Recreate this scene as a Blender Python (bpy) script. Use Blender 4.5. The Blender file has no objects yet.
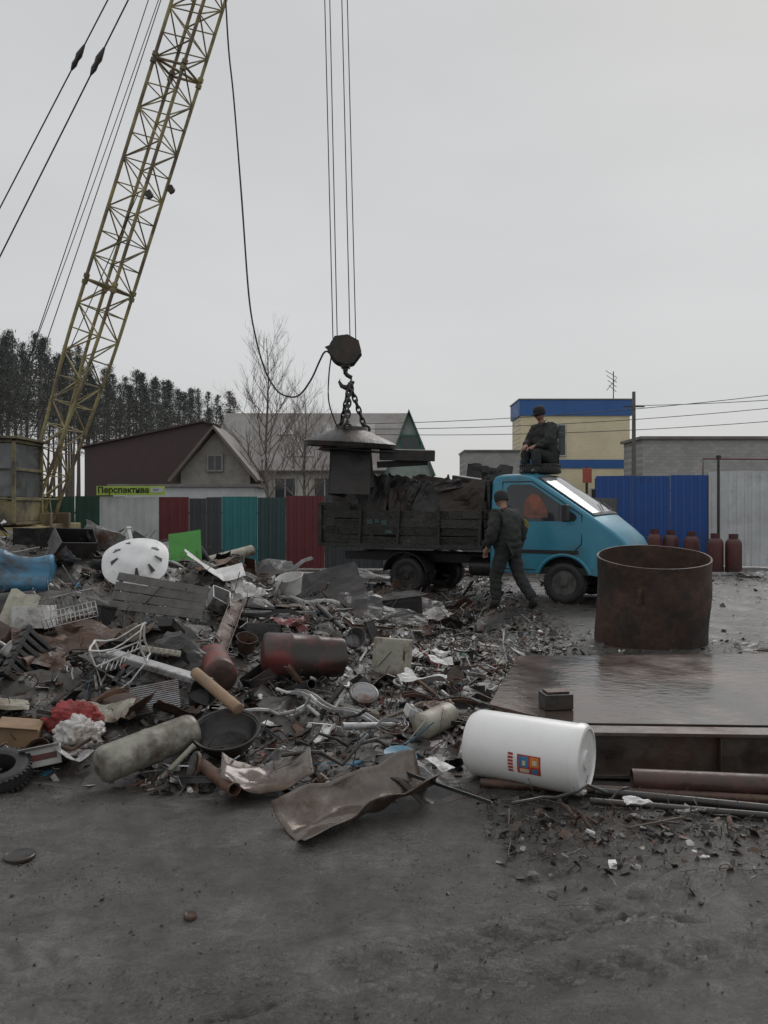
import bpy, bmesh, math, random
from mathutils import Vector, Matrix, noise, Euler
random.seed(7)
R=random.Random(11)
sc=bpy.context.scene
col=sc.collection
rad=math.radians

# ---------------------------------------------------------------- materials
_m={}
def lift(c):
    k=1.38 if max(c)<0.12 else (1.2 if max(c)<0.3 else 1.0)
    return tuple(x*k for x in c)
def mat(name,c1,c2=None,scale=6,r=(0.5,0.8),metal=0.0,bump=0.15,dirt=None,dirt_amt=0.45,bscale=None,island=0.0):
    if name in _m: return _m[name]
    m=bpy.data.materials.new(name); m.use_nodes=True
    nt=m.node_tree; N=nt.nodes; L=nt.links
    b=N['Principled BSDF']
    tc=N.new('ShaderNodeTexCoord')
    n1=N.new('ShaderNodeTexNoise'); n1.inputs['Scale'].default_value=scale; n1.inputs['Detail'].default_value=8; n1.inputs['Roughness'].default_value=0.65
    L.new(tc.outputs['Object'],n1.inputs['Vector'])
    if c2 is None: c2=tuple(x*0.6 for x in c1)
    c1=lift(c1); c2=lift(c2)
    if dirt is not None: dirt=lift(dirt)
    cr=N.new('ShaderNodeValToRGB'); cr.color_ramp.elements[0].position=0.35; cr.color_ramp.elements[1].position=0.65
    cr.color_ramp.elements[0].color=(*c2,1); cr.color_ramp.elements[1].color=(*c1,1)
    L.new(n1.outputs['Fac'],cr.inputs['Fac'])
    out=cr.outputs['Color']
    if dirt is not None:
        n2=N.new('ShaderNodeTexNoise'); n2.inputs['Scale'].default_value=scale*0.45; n2.inputs['Detail'].default_value=10; n2.inputs['Roughness'].default_value=0.75
        L.new(tc.outputs['Object'],n2.inputs['Vector'])
        r2=N.new('ShaderNodeValToRGB'); p=0.62-dirt_amt*0.3
        r2.color_ramp.elements[0].position=p; r2.color_ramp.elements[1].position=p+0.13
        L.new(n2.outputs['Fac'],r2.inputs['Fac'])
        mx=N.new('ShaderNodeMixRGB'); mx.inputs['Color2'].default_value=(*dirt,1)
        L.new(r2.outputs['Color'],mx.inputs['Fac']); L.new(out,mx.inputs['Color1']); out=mx.outputs['Color']
    if island>0:
        g=N.new('ShaderNodeNewGeometry'); mr=N.new('ShaderNodeMapRange'); mr.inputs['To Min'].default_value=1-island; mr.inputs['To Max'].default_value=1+island
        L.new(g.outputs['Random Per Island'],mr.inputs['Value'])
        mm=N.new('ShaderNodeMixRGB'); mm.blend_type='MULTIPLY'; mm.inputs['Fac'].default_value=1
        L.new(out,mm.inputs['Color1']); L.new(mr.outputs['Result'],mm.inputs['Color2']); out=mm.outputs['Color']
    L.new(out,b.inputs['Base Color'])
    mr=N.new('ShaderNodeMapRange'); mr.inputs['From Min'].default_value=0.3; mr.inputs['From Max'].default_value=0.7
    mr.inputs['To Min'].default_value=r[0]; mr.inputs['To Max'].default_value=r[1]
    L.new(n1.outputs['Fac'],mr.inputs['Value']); L.new(mr.outputs['Result'],b.inputs['Roughness'])
    b.inputs['Metallic'].default_value=metal
    if bump>0:
        n3=N.new('ShaderNodeTexNoise'); n3.inputs['Scale'].default_value=bscale or scale*3; n3.inputs['Detail'].default_value=6
        L.new(tc.outputs['Object'],n3.inputs['Vector'])
        bp=N.new('ShaderNodeBump'); bp.inputs['Strength'].default_value=bump; bp.inputs['Distance'].default_value=0.02
        L.new(n3.outputs['Fac'],bp.inputs['Height']); L.new(bp.outputs['Normal'],b.inputs['Normal'])
    _m[name]=m; return m

RUSTC=(0.06,0.034,0.022)
rust=mat('rusty_steel',(0.080,0.044,0.029),(0.030,0.019,0.015),9,(0.3,0.75),0.15,0.4)
rust2=mat('brown_rust',(0.11,0.060,0.038),(0.045,0.027,0.020),7,(0.35,0.7),0.1,0.4)
darkm=mat('dark_scrap_metal',(0.038,0.037,0.037),(0.014,0.0135,0.0135),5,(0.22,0.55),0.25,0.3,dirt=(0.040,0.029,0.023))
oily=mat('oily_black_plate',(0.029,0.028,0.028),(0.013,0.0125,0.0125),3,(0.25,0.55),0.2,0.35,dirt=(0.042,0.029,0.022),dirt_amt=.3)
black=mat('black_rubber',(0.018,0.018,0.018),(0.01,0.01,0.01),12,(0.45,0.75),0,0.2)
greym=mat('grey_metal',(0.21,0.215,0.22),(0.10,0.10,0.105),6,(0.25,0.5),0.4,0.2,dirt=RUSTC,dirt_amt=.55)
lightm=mat('light_scrap_metal',(0.50,0.50,0.50),(0.28,0.28,0.28),5,(0.3,0.6),0.3,0.2,dirt=(0.08,0.06,0.05))
whitem=mat('dirty_white_paint',(0.66,0.66,0.65),(0.46,0.455,0.44),5,(0.3,0.6),0,0.1,dirt=(0.10,0.075,0.06),dirt_amt=0.3)
redm=mat('dirty_red_paint',(0.17,0.022,0.02),(0.08,0.015,0.015),6,(0.3,0.6),0,0.2,dirt=(0.03,0.02,0.018))
bluem=mat('dirty_blue_paint',(0.035,0.16,0.25),(0.02,0.09,0.15),5,(0.3,0.6),0,0.2,dirt=(0.04,0.03,0.025))
greenm=mat('dirty_green_paint',(0.03,0.09,0.06),(0.02,0.05,0.04),5,(0.4,0.7),0,0.2,dirt=(0.04,0.03,0.025))
beigem=mat('dirty_beige_enamel',(0.36,0.35,0.29),(0.23,0.22,0.175),5,(0.35,0.6),0,0.15,dirt=(0.08,0.05,0.03))
woodm=mat('weathered_wood',(0.12,0.095,0.072),(0.055,0.044,0.035),10,(0.6,0.9),0,0.4)
cardm=mat('wet_cardboard',(0.26,0.17,0.10),(0.15,0.10,0.06),5,(0.6,0.9),0,0.1)
mudm=mat('mud_debris',(0.056,0.050,0.045),(0.024,0.022,0.020),5,(0.25,0.6),0,0.6)

# ---------------------------------------------------------------- mesh builder
class MB:
    def __init__(s): s.v=[];s.f=[];s.m=[]
    def add(s,vs,fs,mi=0,M=None):
        o=len(s.v)
        for p in vs:
            p=Vector(p)
            if M is not None: p=M@p
            s.v.append(p)
        for f in fs: s.f.append([i+o for i in f]); s.m.append(mi)
    def box(s,c,d,mi=0,M=None,rot=None):
        x,y,z=d[0]/2,d[1]/2,d[2]/2
        T=Matrix.Translation(c)
        if rot is not None: T=T@Euler(rot).to_matrix().to_4x4()
        if M is not None: T=M@T
        s.add([(-x,-y,-z),(x,-y,-z),(x,y,-z),(-x,y,-z),(-x,-y,z),(x,-y,z),(x,y,z),(-x,y,z)],
              [(0,3,2,1),(4,5,6,7),(0,1,5,4),(1,2,6,5),(2,3,7,6),(3,0,4,7)],mi,T)
    def cyl(s,a,b,r0,r1=None,n=12,mi=0,cap=True):
        if r1 is None: r1=r0
        a=Vector(a);b=Vector(b); d=b-a
        if d.length<1e-6: return
        q=d.to_track_quat('Z','Y').to_matrix()
        vs=[];
        for k in range(n):
            t=2*math.pi*k/n; e=q@Vector((math.cos(t),math.sin(t),0))
            vs.append(a+e*r0)
        for k in range(n):
            t=2*math.pi*k/n; e=q@Vector((math.cos(t),math.sin(t),0))
            vs.append(b+e*r1)
        fs=[(k,(k+1)%n,n+(k+1)%n,n+k) for k in range(n)]
        if cap: fs+= [tuple(range(n-1,-1,-1)),tuple(range(n,2*n))]
        s.add(vs,fs,mi)
    def tube(s,pts,r,n=6,mi=0):
        pts=[Vector(p) for p in pts]; vs=[]
        for i,p in enumerate(pts):
            d=(pts[min(i+1,len(pts)-1)]-pts[max(i-1,0)])
            if d.length<1e-6: d=Vector((0,0,1))
            q=d.to_track_quat('Z','Y').to_matrix()
            rr=r[i] if isinstance(r,(list,tuple)) else r
            for k in range(n):
                t=2*math.pi*k/n; vs.append(p+q@Vector((math.cos(t)*rr,math.sin(t)*rr,0)))
        fs=[]
        for i in range(len(pts)-1):
            for k in range(n):
                fs.append((i*n+k,i*n+(k+1)%n,(i+1)*n+(k+1)%n,(i+1)*n+k))
        fs.append(tuple(range(n-1,-1,-1))); o=(len(pts)-1)*n; fs.append(tuple(range(o,o+n)))
        s.add(vs,fs,mi)
    def lathe(s,prof,n=24,mi=0,M=None,wob=0):
        vs=[];m=len(prof)
        for (r,z) in prof:
            for k in range(n):
                t=2*math.pi*k/n
                rr=r*(1+wob*noise.noise(Vector((math.cos(t)*1.3,math.sin(t)*1.3,z*2.2)))) if wob else r
                vs.append((rr*math.cos(t),rr*math.sin(t),z))
        fs=[]
        for i in range(m-1):
            for k in range(n):
                fs.append((i*n+k,i*n+(k+1)%n,(i+1)*n+(k+1)%n,(i+1)*n+k))
        if prof[0][0]>1e-4 and prof[0]!=prof[-1]: fs.append(tuple(range(n-1,-1,-1)))
        if prof[-1][0]>1e-4 and prof[0]!=prof[-1]: fs.append(tuple(range((m-1)*n,m*n)))
        s.add(vs,fs,mi,M)
    def torus(s,c,Rr,r,M3=None,sx=1,n=16,k=8,mi=0):
        vs=[];fs=[]
        for i in range(n):
            a=2*math.pi*i/n
            for j in range(k):
                b=2*math.pi*j/k
                p=Vector(((Rr+r*math.cos(b))*math.cos(a)*sx,(Rr+r*math.cos(b))*math.sin(a),r*math.sin(b)))
                if M3 is not None: p=M3@p
                vs.append(Vector(c)+p)
        for i in range(n):
            for j in range(k):
                fs.append((i*k+j,((i+1)%n)*k+j,((i+1)%n)*k+(j+1)%k,i*k+(j+1)%k))
        s.add(vs,fs,mi)
    def sheet(s,fn,nu,nv,mi=0,M=None):
        vs=[fn(i/nu,j/nv) for i in range(nu+1) for j in range(nv+1)]
        fs=[(i*(nv+1)+j,(i+1)*(nv+1)+j,(i+1)*(nv+1)+j+1,i*(nv+1)+j+1) for i in range(nu) for j in range(nv)]
        s.add(vs,fs,mi,M)
    def build(s,name,mats,parent=None,loc=(0,0,0),rot=(0,0,0),smooth=None,bevel=0,solid=0,label=None,category=None,group=None,kind=None,fixn=False,seg=2):
        me=bpy.data.meshes.new(name); me.from_pydata([tuple(p) for p in s.v],[],s.f)
        for m in (mats if isinstance(mats,(list,tuple)) else [mats]): me.materials.append(m)
        for p,mi in zip(me.polygons,s.m): p.material_index=mi
        if fixn:
            bm=bmesh.new(); bm.from_mesh(me); bmesh.ops.remove_doubles(bm,verts=bm.verts,dist=0.0005); bmesh.ops.recalc_face_normals(bm,faces=bm.faces); bm.to_mesh(me); bm.free()
        if smooth:
            me.polygons.foreach_set('use_smooth',[True]*len(me.polygons))
            me.set_sharp_from_angle(angle=rad(smooth))
        me.update()
        o=bpy.data.objects.new(name,me); col.objects.link(o)
        o.location=loc; o.rotation_euler=rot
        if parent: o.parent=parent
        if solid:
            md=o.modifiers.new('solid','SOLIDIFY'); md.thickness=solid
        if bevel:
            md=o.modifiers.new('bevel','BEVEL'); md.width=bevel; md.segments=seg; md.limit_method='ANGLE'
        tag(o,label,category,group,kind)
        return o
def tag(o,label=None,category=None,group=None,kind=None):
    if label: o['label']=label
    if category: o['category']=category
    if group: o['group']=group
    if kind: o['kind']=kind
def empty(name,loc=(0,0,0),rot=(0,0,0),parent=None,**k):
    o=bpy.data.objects.new(name,None); col.objects.link(o); o.location=loc; o.rotation_euler=rot
    o.empty_display_size=0.2
    if parent: o.parent=parent
    tag(o,**k); return o
def lerp(tab,x):
    if x<=tab[0][0]: return tab[0][1]
    for (a,b),(c,d) in zip(tab,tab[1:]):
        if x<=c:
            t=(x-a)/(c-a); t=t*t*(3-2*t)*0.5+t*0.5
            return b+(d-b)*t
    return tab[-1][1]

# ---------------------------------------------------------------- world & light
w=bpy.data.worlds.new('World'); sc.world=w; w.use_nodes=True
nt=w.node_tree; N=nt.nodes; L=nt.links
bg=N['Background']
sky=N.new('ShaderNodeTexSky'); sky.sky_type='NISHITA'; sky.sun_disc=False; sky.sun_elevation=rad(38); sky.sun_rotation=rad(25)
mul=N.new('ShaderNodeMixRGB'); mul.blend_type='MULTIPLY'; mul.inputs['Fac'].default_value=1; mul.inputs['Color2'].default_value=(0.1,0.1,0.1,1)
L.new(sky.outputs['Color'],mul.inputs['Color1'])
tc=N.new('ShaderNodeTexCoord'); sp=N.new('ShaderNodeSeparateXYZ'); L.new(tc.outputs['Generated'],sp.inputs['Vector'])
cr=N.new('ShaderNodeValToRGB'); e=cr.color_ramp.elements
e[0].position=0.0; e[0].color=(0.575,0.58,0.58,1); e[1].position=0.55; e[1].color=(0.61,0.615,0.615,1)
k=cr.color_ramp.elements.new(0.22); k.color=(0.63,0.633,0.63,1)
k=cr.color_ramp.elements.new(1.0); k.color=(0.95,0.96,0.97,1)
L.new(sp.outputs['Z'],cr.inputs['Fac'])
nn=N.new('ShaderNodeTexNoise'); nn.inputs['Scale'].default_value=1.6; nn.inputs['Detail'].default_value=4
mp=N.new('ShaderNodeMapping'); mp.inputs['Scale'].default_value=(1,1,3); L.new(tc.outputs['Generated'],mp.inputs['Vector']); L.new(mp.outputs['Vector'],nn.inputs['Vector'])
mr=N.new('ShaderNodeMapRange'); mr.inputs['From Min'].default_value=0.3; mr.inputs['From Max'].default_value=0.7; mr.inputs['To Min'].default_value=0.93; mr.inputs['To Max'].default_value=1.05
L.new(nn.outputs['Fac'],mr.inputs['Value'])
m2=N.new('ShaderNodeMixRGB'); m2.blend_type='MULTIPLY'; m2.inputs['Fac'].default_value=1; L.new(cr.outputs['Color'],m2.inputs['Color1']); L.new(mr.outputs['Result'],m2.inputs['Color2'])
mx=N.new('ShaderNodeMixRGB'); mx.inputs['Fac'].default_value=0.94; L.new(mul.outputs['Color'],mx.inputs['Color1']); L.new(m2.outputs['Color'],mx.inputs['Color2'])
L.new(mx.outputs['Color'],bg.inputs['Color']); bg.inputs['Strength'].default_value=1.0
sun=bpy.data.lights.new('sun','SUN'); sun.energy=0.9; sun.angle=rad(30); sun.color=(1,0.98,0.96)
so=bpy.data.objects.new('sun',sun); col.objects.link(so); so.rotation_euler=(rad(52),0,rad(155))
sc.view_settings.view_transform='Standard'; sc.view_settings.look='None'; sc.view_settings.exposure=0

cam=bpy.data.cameras.new('camera'); co=bpy.data.objects.new('camera',cam); col.objects.link(co)
co.location=(0,0,1.6); co.rotation_euler=(rad(90),0,0)
cam.sensor_fit='VERTICAL'; cam.sensor_height=36; cam.lens=36*790/1024; cam.shift_y=-5/1024
cam.clip_end=2000; cam.clip_start=0.05
sc.camera=co

# ---------------------------------------------------------------- ground
def n2(x,y,s,seed=0): return noise.noise(Vector((x*s,y*s,seed)))
RUTS=[((-1.6,2.2),(2.6,3.75),.10),((-.9,2.2),(3.2,3.5),.10),((-3.5,3.2),(1.0,2.2),.11),((.6,8.4),(9,7.2),.12),((1.0,10.5),(11,8.2),.13)]
CR=[((-.55,2.45),(.95,3.10)),((.95,3.10),(1.25,3.02))]
def gh(x,y):
    if y>30 or abs(x)>20: return 0.0
    h=0.040*n2(x,y,0.45,1)+0.026*n2(x,y,1.7,2)+0.013*n2(x,y,6,3)+0.006*n2(x,y,13,3)
    for (a,b,wd) in RUTS:
        dx,dy=b[0]-a[0],b[1]-a[1]; l=math.hypot(dx,dy); t=((x-a[0])*dx+(y-a[1])*dy)/l
        if -.2<t<l+.2:
            d=((x-a[0])*dy-(y-a[1])*dx)/l+.10*n2(t,0,.7,a[0])
            q=d/wd
            if abs(q)<2.2:
                f=min(1,max(0,t+.2))*(.55+.9*n2(t,1,.9,a[1]))
                h+=f*(-.026*math.exp(-q*q*1.6)+.020*math.exp(-(abs(q)-1.25)**2*9))
                if abs(q)<.9: h+=f*.008*(1 if math.sin(t*38+abs(d)*50)>0 else -1)
    if y<3.4:
        for a,b in CR:
            dx,dy=b[0]-a[0],b[1]-a[1]; l=math.hypot(dx,dy); t=((x-a[0])*dx+(y-a[1])*dy)/l
            if 0<t<l:
                d=((x-a[0])*dy-(y-a[1])*dx)/l+.05*n2(t,0,3,2)+.02*n2(t,0,11,2)
                if abs(d)<.06: h-=.035*max(0,1-abs(d)/.022); h+=.010*max(0,1-abs(d-.035)/.02)
    return h
def frange(a,b,s):
    o=[];x=a
    while x<b-1e-6: o.append(x); x+=s
    return o
xs=[-700,-350,-180,-100,-60,-40,-28,-20]+frange(-15,-2.6,0.14)+frange(-2.6,2.8,.018)+frange(2.8,15.01,0.14)+[20,28,40,60,100,180,350,700]
ys=[-60,-30,-15,-6,-2]+frange(0,1.9,0.4)+frange(2,4.0,0.018)+frange(4.0,5,.04)+frange(5,9,.09)+frange(9,24,0.19)+[25,27,30,36,45,60,90,140,220,400,900]
mb=MB(); nx=len(xs); ny=len(ys)
mb.v=[Vector((x,y,gh(x,y))) for x in xs for y in ys]
mb.f=[(i*ny+j,(i+1)*ny+j,(i+1)*ny+j+1,i*ny+j+1) for i in range(nx-1) for j in range(ny-1)]; mb.m=[0]*len(mb.f)
g=bpy.data.materials.new('wet_muddy_ground'); g.use_nodes=True
nt=g.node_tree; N=nt.nodes; L=nt.links; b=N['Principled BSDF']
tc=N.new('ShaderNodeTexCoord')
def nz(scale,det=8,ro=0.6,vec=None):
    n=N.new('ShaderNodeTexNoise'); n.inputs['Scale'].default_value=scale; n.inputs['Detail'].default_value=det; n.inputs['Roughness'].default_value=ro
    L.new(vec or tc.outputs['Object'],n.inputs['Vector']); return n
def ramp(src,p0,p1,c0=(0,0,0),c1=(1,1,1)):
    r=N.new('ShaderNodeValToRGB'); r.color_ramp.elements[0].position=p0; r.color_ramp.elements[1].position=p1
    r.color_ramp.elements[0].color=(*c0,1); r.color_ramp.elements[1].color=(*c1,1); L.new(src,r.inputs['Fac']); return r
a1=nz(0.9,10,0.7); a2=nz(7,10,0.78); a3=nz(75,6,0.75)
c1=ramp(a1.outputs['Fac'],0.35,0.65,(0.070,0.065,0.061),(0.125,0.118,0.112))
c2=ramp(a2.outputs['Fac'],0.32,0.68,(0.48,0.46,0.45),(1.4,1.38,1.36))
c3=ramp(a3.outputs['Fac'],0.32,0.72,(0.55,0.55,0.55),(1.5,1.5,1.5))
m1=N.new('ShaderNodeMixRGB'); m1.blend_type='MULTIPLY'; m1.inputs['Fac'].default_value=1; L.new(c1.outputs['Color'],m1.inputs['Color1']); L.new(c2.outputs['Color'],m1.inputs['Color2'])
m2=N.new('ShaderNodeMixRGB'); m2.blend_type='MULTIPLY'; m2.inputs['Fac'].default_value=1; L.new(m1.outputs['Color'],m2.inputs['Color1']); L.new(c3.outputs['Color'],m2.inputs['Color2'])
wet=nz(1.3,9,0.68); wr=ramp(wet.outputs['Fac'],0.42,0.62)
m3=N.new('ShaderNodeMixRGB'); m3.blend_type='MULTIPLY'; m3.inputs['Color2'].default_value=(0.62,0.60,0.58,1); L.new(wr.outputs['Color'],m3.inputs['Fac']); L.new(m2.outputs['Color'],m3.inputs['Color1'])
L.new(m3.outputs['Color'],b.inputs['Base Color'])
rr=N.new('ShaderNodeMixRGB'); rr.inputs['Color1'].default_value=(0.36,)*3+(1,); rr.inputs['Color2'].default_value=(0.13,)*3+(1,); L.new(wr.outputs['Color'],rr.inputs['Fac'])
L.new(rr.outputs['Color'],b.inputs['Roughness'])
ad=N.new('ShaderNodeMath'); ad.operation='MULTIPLY_ADD'; ad.inputs[1].default_value=0.4; L.new(a3.outputs['Fac'],ad.inputs[0]); L.new(a2.outputs['Fac'],ad.inputs[2])
bs=N.new('ShaderNodeMapRange'); bs.inputs['To Min'].default_value=1.0; bs.inputs['To Max'].default_value=0.4; L.new(wr.outputs['Color'],bs.inputs['Value'])
bp=N.new('ShaderNodeBump'); bp.inputs['Distance'].default_value=0.035; L.new(bs.outputs['Result'],bp.inputs['Strength']); L.new(ad.outputs[0],bp.inputs['Height']); L.new(bp.outputs['Normal'],b.inputs['Normal'])
b.inputs['Specular IOR Level'].default_value=0.6
mb.build('ground',g,smooth=60,kind='structure')

# ---------------------------------------------------------------- scrap heap
At=[(-12,1.25),(-8,1.3),(-5,1.25),(-3,1.05),(-2,0.80),(-1,0.44),(0,0.19),(0.7,0.06),(1.4,0.0)]
St=[(4.35,0),(5,0.12),(6,0.36),(7.5,0.75),(9,1),(10.5,0.88),(12,0.5),(14,0.2),(16,0.08),(18,0)]
def hs(x,y):
    return lerp(At,x)*lerp(St,y+0.3*n2(x,0,0.8,5))
def heap(x,y):
    h=hs(x,y)
    if h<=0.002: return max(gh(x,y),0)
    k=min(1,h/0.3)
    return h+k*(0.13*n2(x,y,1.4,7)+0.08*n2(x,y,3.7,8))+gh(x,y)
mb=MB()
hx=frange(-13,1.6,0.09); hy=frange(4.2,18,0.09)
idx={}
for i,x in enumerate(hx):
    for j,y in enumerate(hy):
        h=hs(x,y); k=min(1,h/0.2)
        c=noise.cell(Vector((x*7,y*7,0)))
        z=heap(x,y)+k*(0.05*c) if h>0.004 else -0.06
        idx[i,j]=len(mb.v); mb.v.append(Vector((x+0.03*n2(x,y,9,1),y,z)))
for i in range(len(hx)-1):
    for j in range(len(hy)-1):
        mb.f.append((idx[i,j],idx[i+1,j],idx[i+1,j+1],idx[i,j+1])); mb.m.append(0)
mb.build('scrap_heap',mudm,kind='stuff',label='dark mound of muddy compacted metal scrap')

SM=[darkm,rust,rust2,greym,lightm,whitem,redm,bluem,greenm,beigem,woodm,mudm,oily]
WT=[25,17,8,12,8,7,2.2,1.6,.8,2.5,3,8,13]
def pick(rr=R): return rr.choices(range(len(SM)),WT)[0]
def debris(name,n,region,smin,smax,label,wt=None):
    mb=MB()
    for _ in range(n):
        x,y=region()
        s=R.uniform(smin,smax)*(0.7+0.05*y)
        z=heap(x,y)+R.uniform(-0.3,0.6)*s*0.5
        M=Matrix.Translation((x,y,z))@Euler((R.gauss(0,0.5),R.gauss(0,0.5),R.uniform(0,6.3))).to_matrix().to_4x4()
        mi=pick() if wt is None else R.choices(range(len(SM)),wt)[0]
        t=R.random()
        if t<0.35:
            a,b=s*R.uniform(.5,1.4),s*R.uniform(.3,1); q=R.uniform(-.5,.5)*s
            mb.add([(-a,-b,0),(a,-b*R.uniform(.3,1),q*.3),(a*R.uniform(.5,1),b,q),(-a,b*R.uniform(.4,1),0),(0,-b,q*.5),(0,b,q)],[(0,4,5,3),(4,1,2,5)],mi,M)
        elif t<0.50:
            mb.box((0,0,0),(s*R.uniform(.4,1.5),s*R.uniform(.3,.9),s*R.uniform(.1,.6)),mi,M)
        elif t<0.87:
            l=s*R.uniform(1,5.5); k=R.uniform(-.5,.5)*l; o=MB(); o.tube([(-l,0,0),(-l*.3,k*.5,k*.4),(l*.4,k*.1,k*.5),(l,0,k*.3)],s*R.uniform(.035,.10),4); mb.add(o.v,o.f,mi,M)
        elif t<0.94:
            o=MB(); o.cyl((-s*.7,0,0),(s*.7,0,0),s*R.uniform(.2,.4),n=8); mb.add(o.v,o.f,mi,M)
        else:
            o=MB(); o.torus((0,0,0),s*.8,s*.09,n=12,k=4); mb.add(o.v,o.f,mi,M)
    return mb.build(name,SM,kind='stuff',label=label)
def reg_heap():
    while True:
        y=4.4+R.random()**1.3*10; x=R.uniform(-min(9,y*0.55+0.6),1.2)
        if hs(x,y)>0.01: return x,y
debris('scrap_debris',8500,reg_heap,0.015,0.065,'mixed small scrap fragments covering the heap')
def reg_mid():
    while True:
        y=R.uniform(4.3,19) if R.random()<.6 else R.uniform(6,13); x=R.uniform(-1.4,2.0+0.03*y)
        if y<5.6 and x>0.5: continue
        if 4.6<y<7.1 and x>.75: continue
        return x,y
MW=[25,15,8,8,4.5,4.5,1,.7,.5,1.5,4,36,10]
debris('ground_litter',4200,reg_mid,0.012,0.055,'small metal fragments trodden into wet mud',MW)
def reg_right():
    while True:
        if R.random()<0.45:
            y=R.gauss(3.92,0.30); x=R.uniform(0.5,2.8)
            if y<3.1 or y>4.35: continue
        else:
            y=R.uniform(7.2,19.5); x=R.uniform(1.0,0.5*y+1)
            q=R.random()
            if q<0.45: y=R.uniform(7.1,9.5)
            elif q<.65: x=R.uniform(6,10); y=R.uniform(16,19.8)
        return x,y
debris('yard_litter',4200,reg_right,0.006,0.036,'broken pieces of scrap and mud clods on ground',[18,14,5,4,2.0,2.0,.4,.2,.2,.8,4,62,8])
def stone(mb,x,y,s,mi):
    M=Matrix.Translation((x,y,gh(x,y)+s*.25))@Euler((R.random()*6,R.random()*6,0)).to_matrix().to_4x4()
    f=lambda:R.uniform(.6,1.3)*s
    mb.add([(f(),0,0),(0,f(),0),(-f(),0,0),(0,-f(),0),(0,0,f()*.7),(0,0,-f()*.7),],[(0,1,4),(1,2,4),(2,3,4),(3,0,4),(1,0,5),(2,1,5),(3,2,5),(0,3,5)],mi,M)
mb=MB()
for _ in range(3200):
    x,y=R.uniform(-2.3,2.5),R.uniform(2.2,4.7)
    if n2(x,y,1.4,4)+R.uniform(-.3,.3)<-.1: continue
    stone(mb,x,y,R.uniform(.0015,.006)*(1 if R.random()<.96 else 2.2),R.choice([0,0,0,0,1,1,2]))
mb.build('gravel',[mudm,darkm,greym],kind='stuff',label='small stones scattered on the wet ground')

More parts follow.
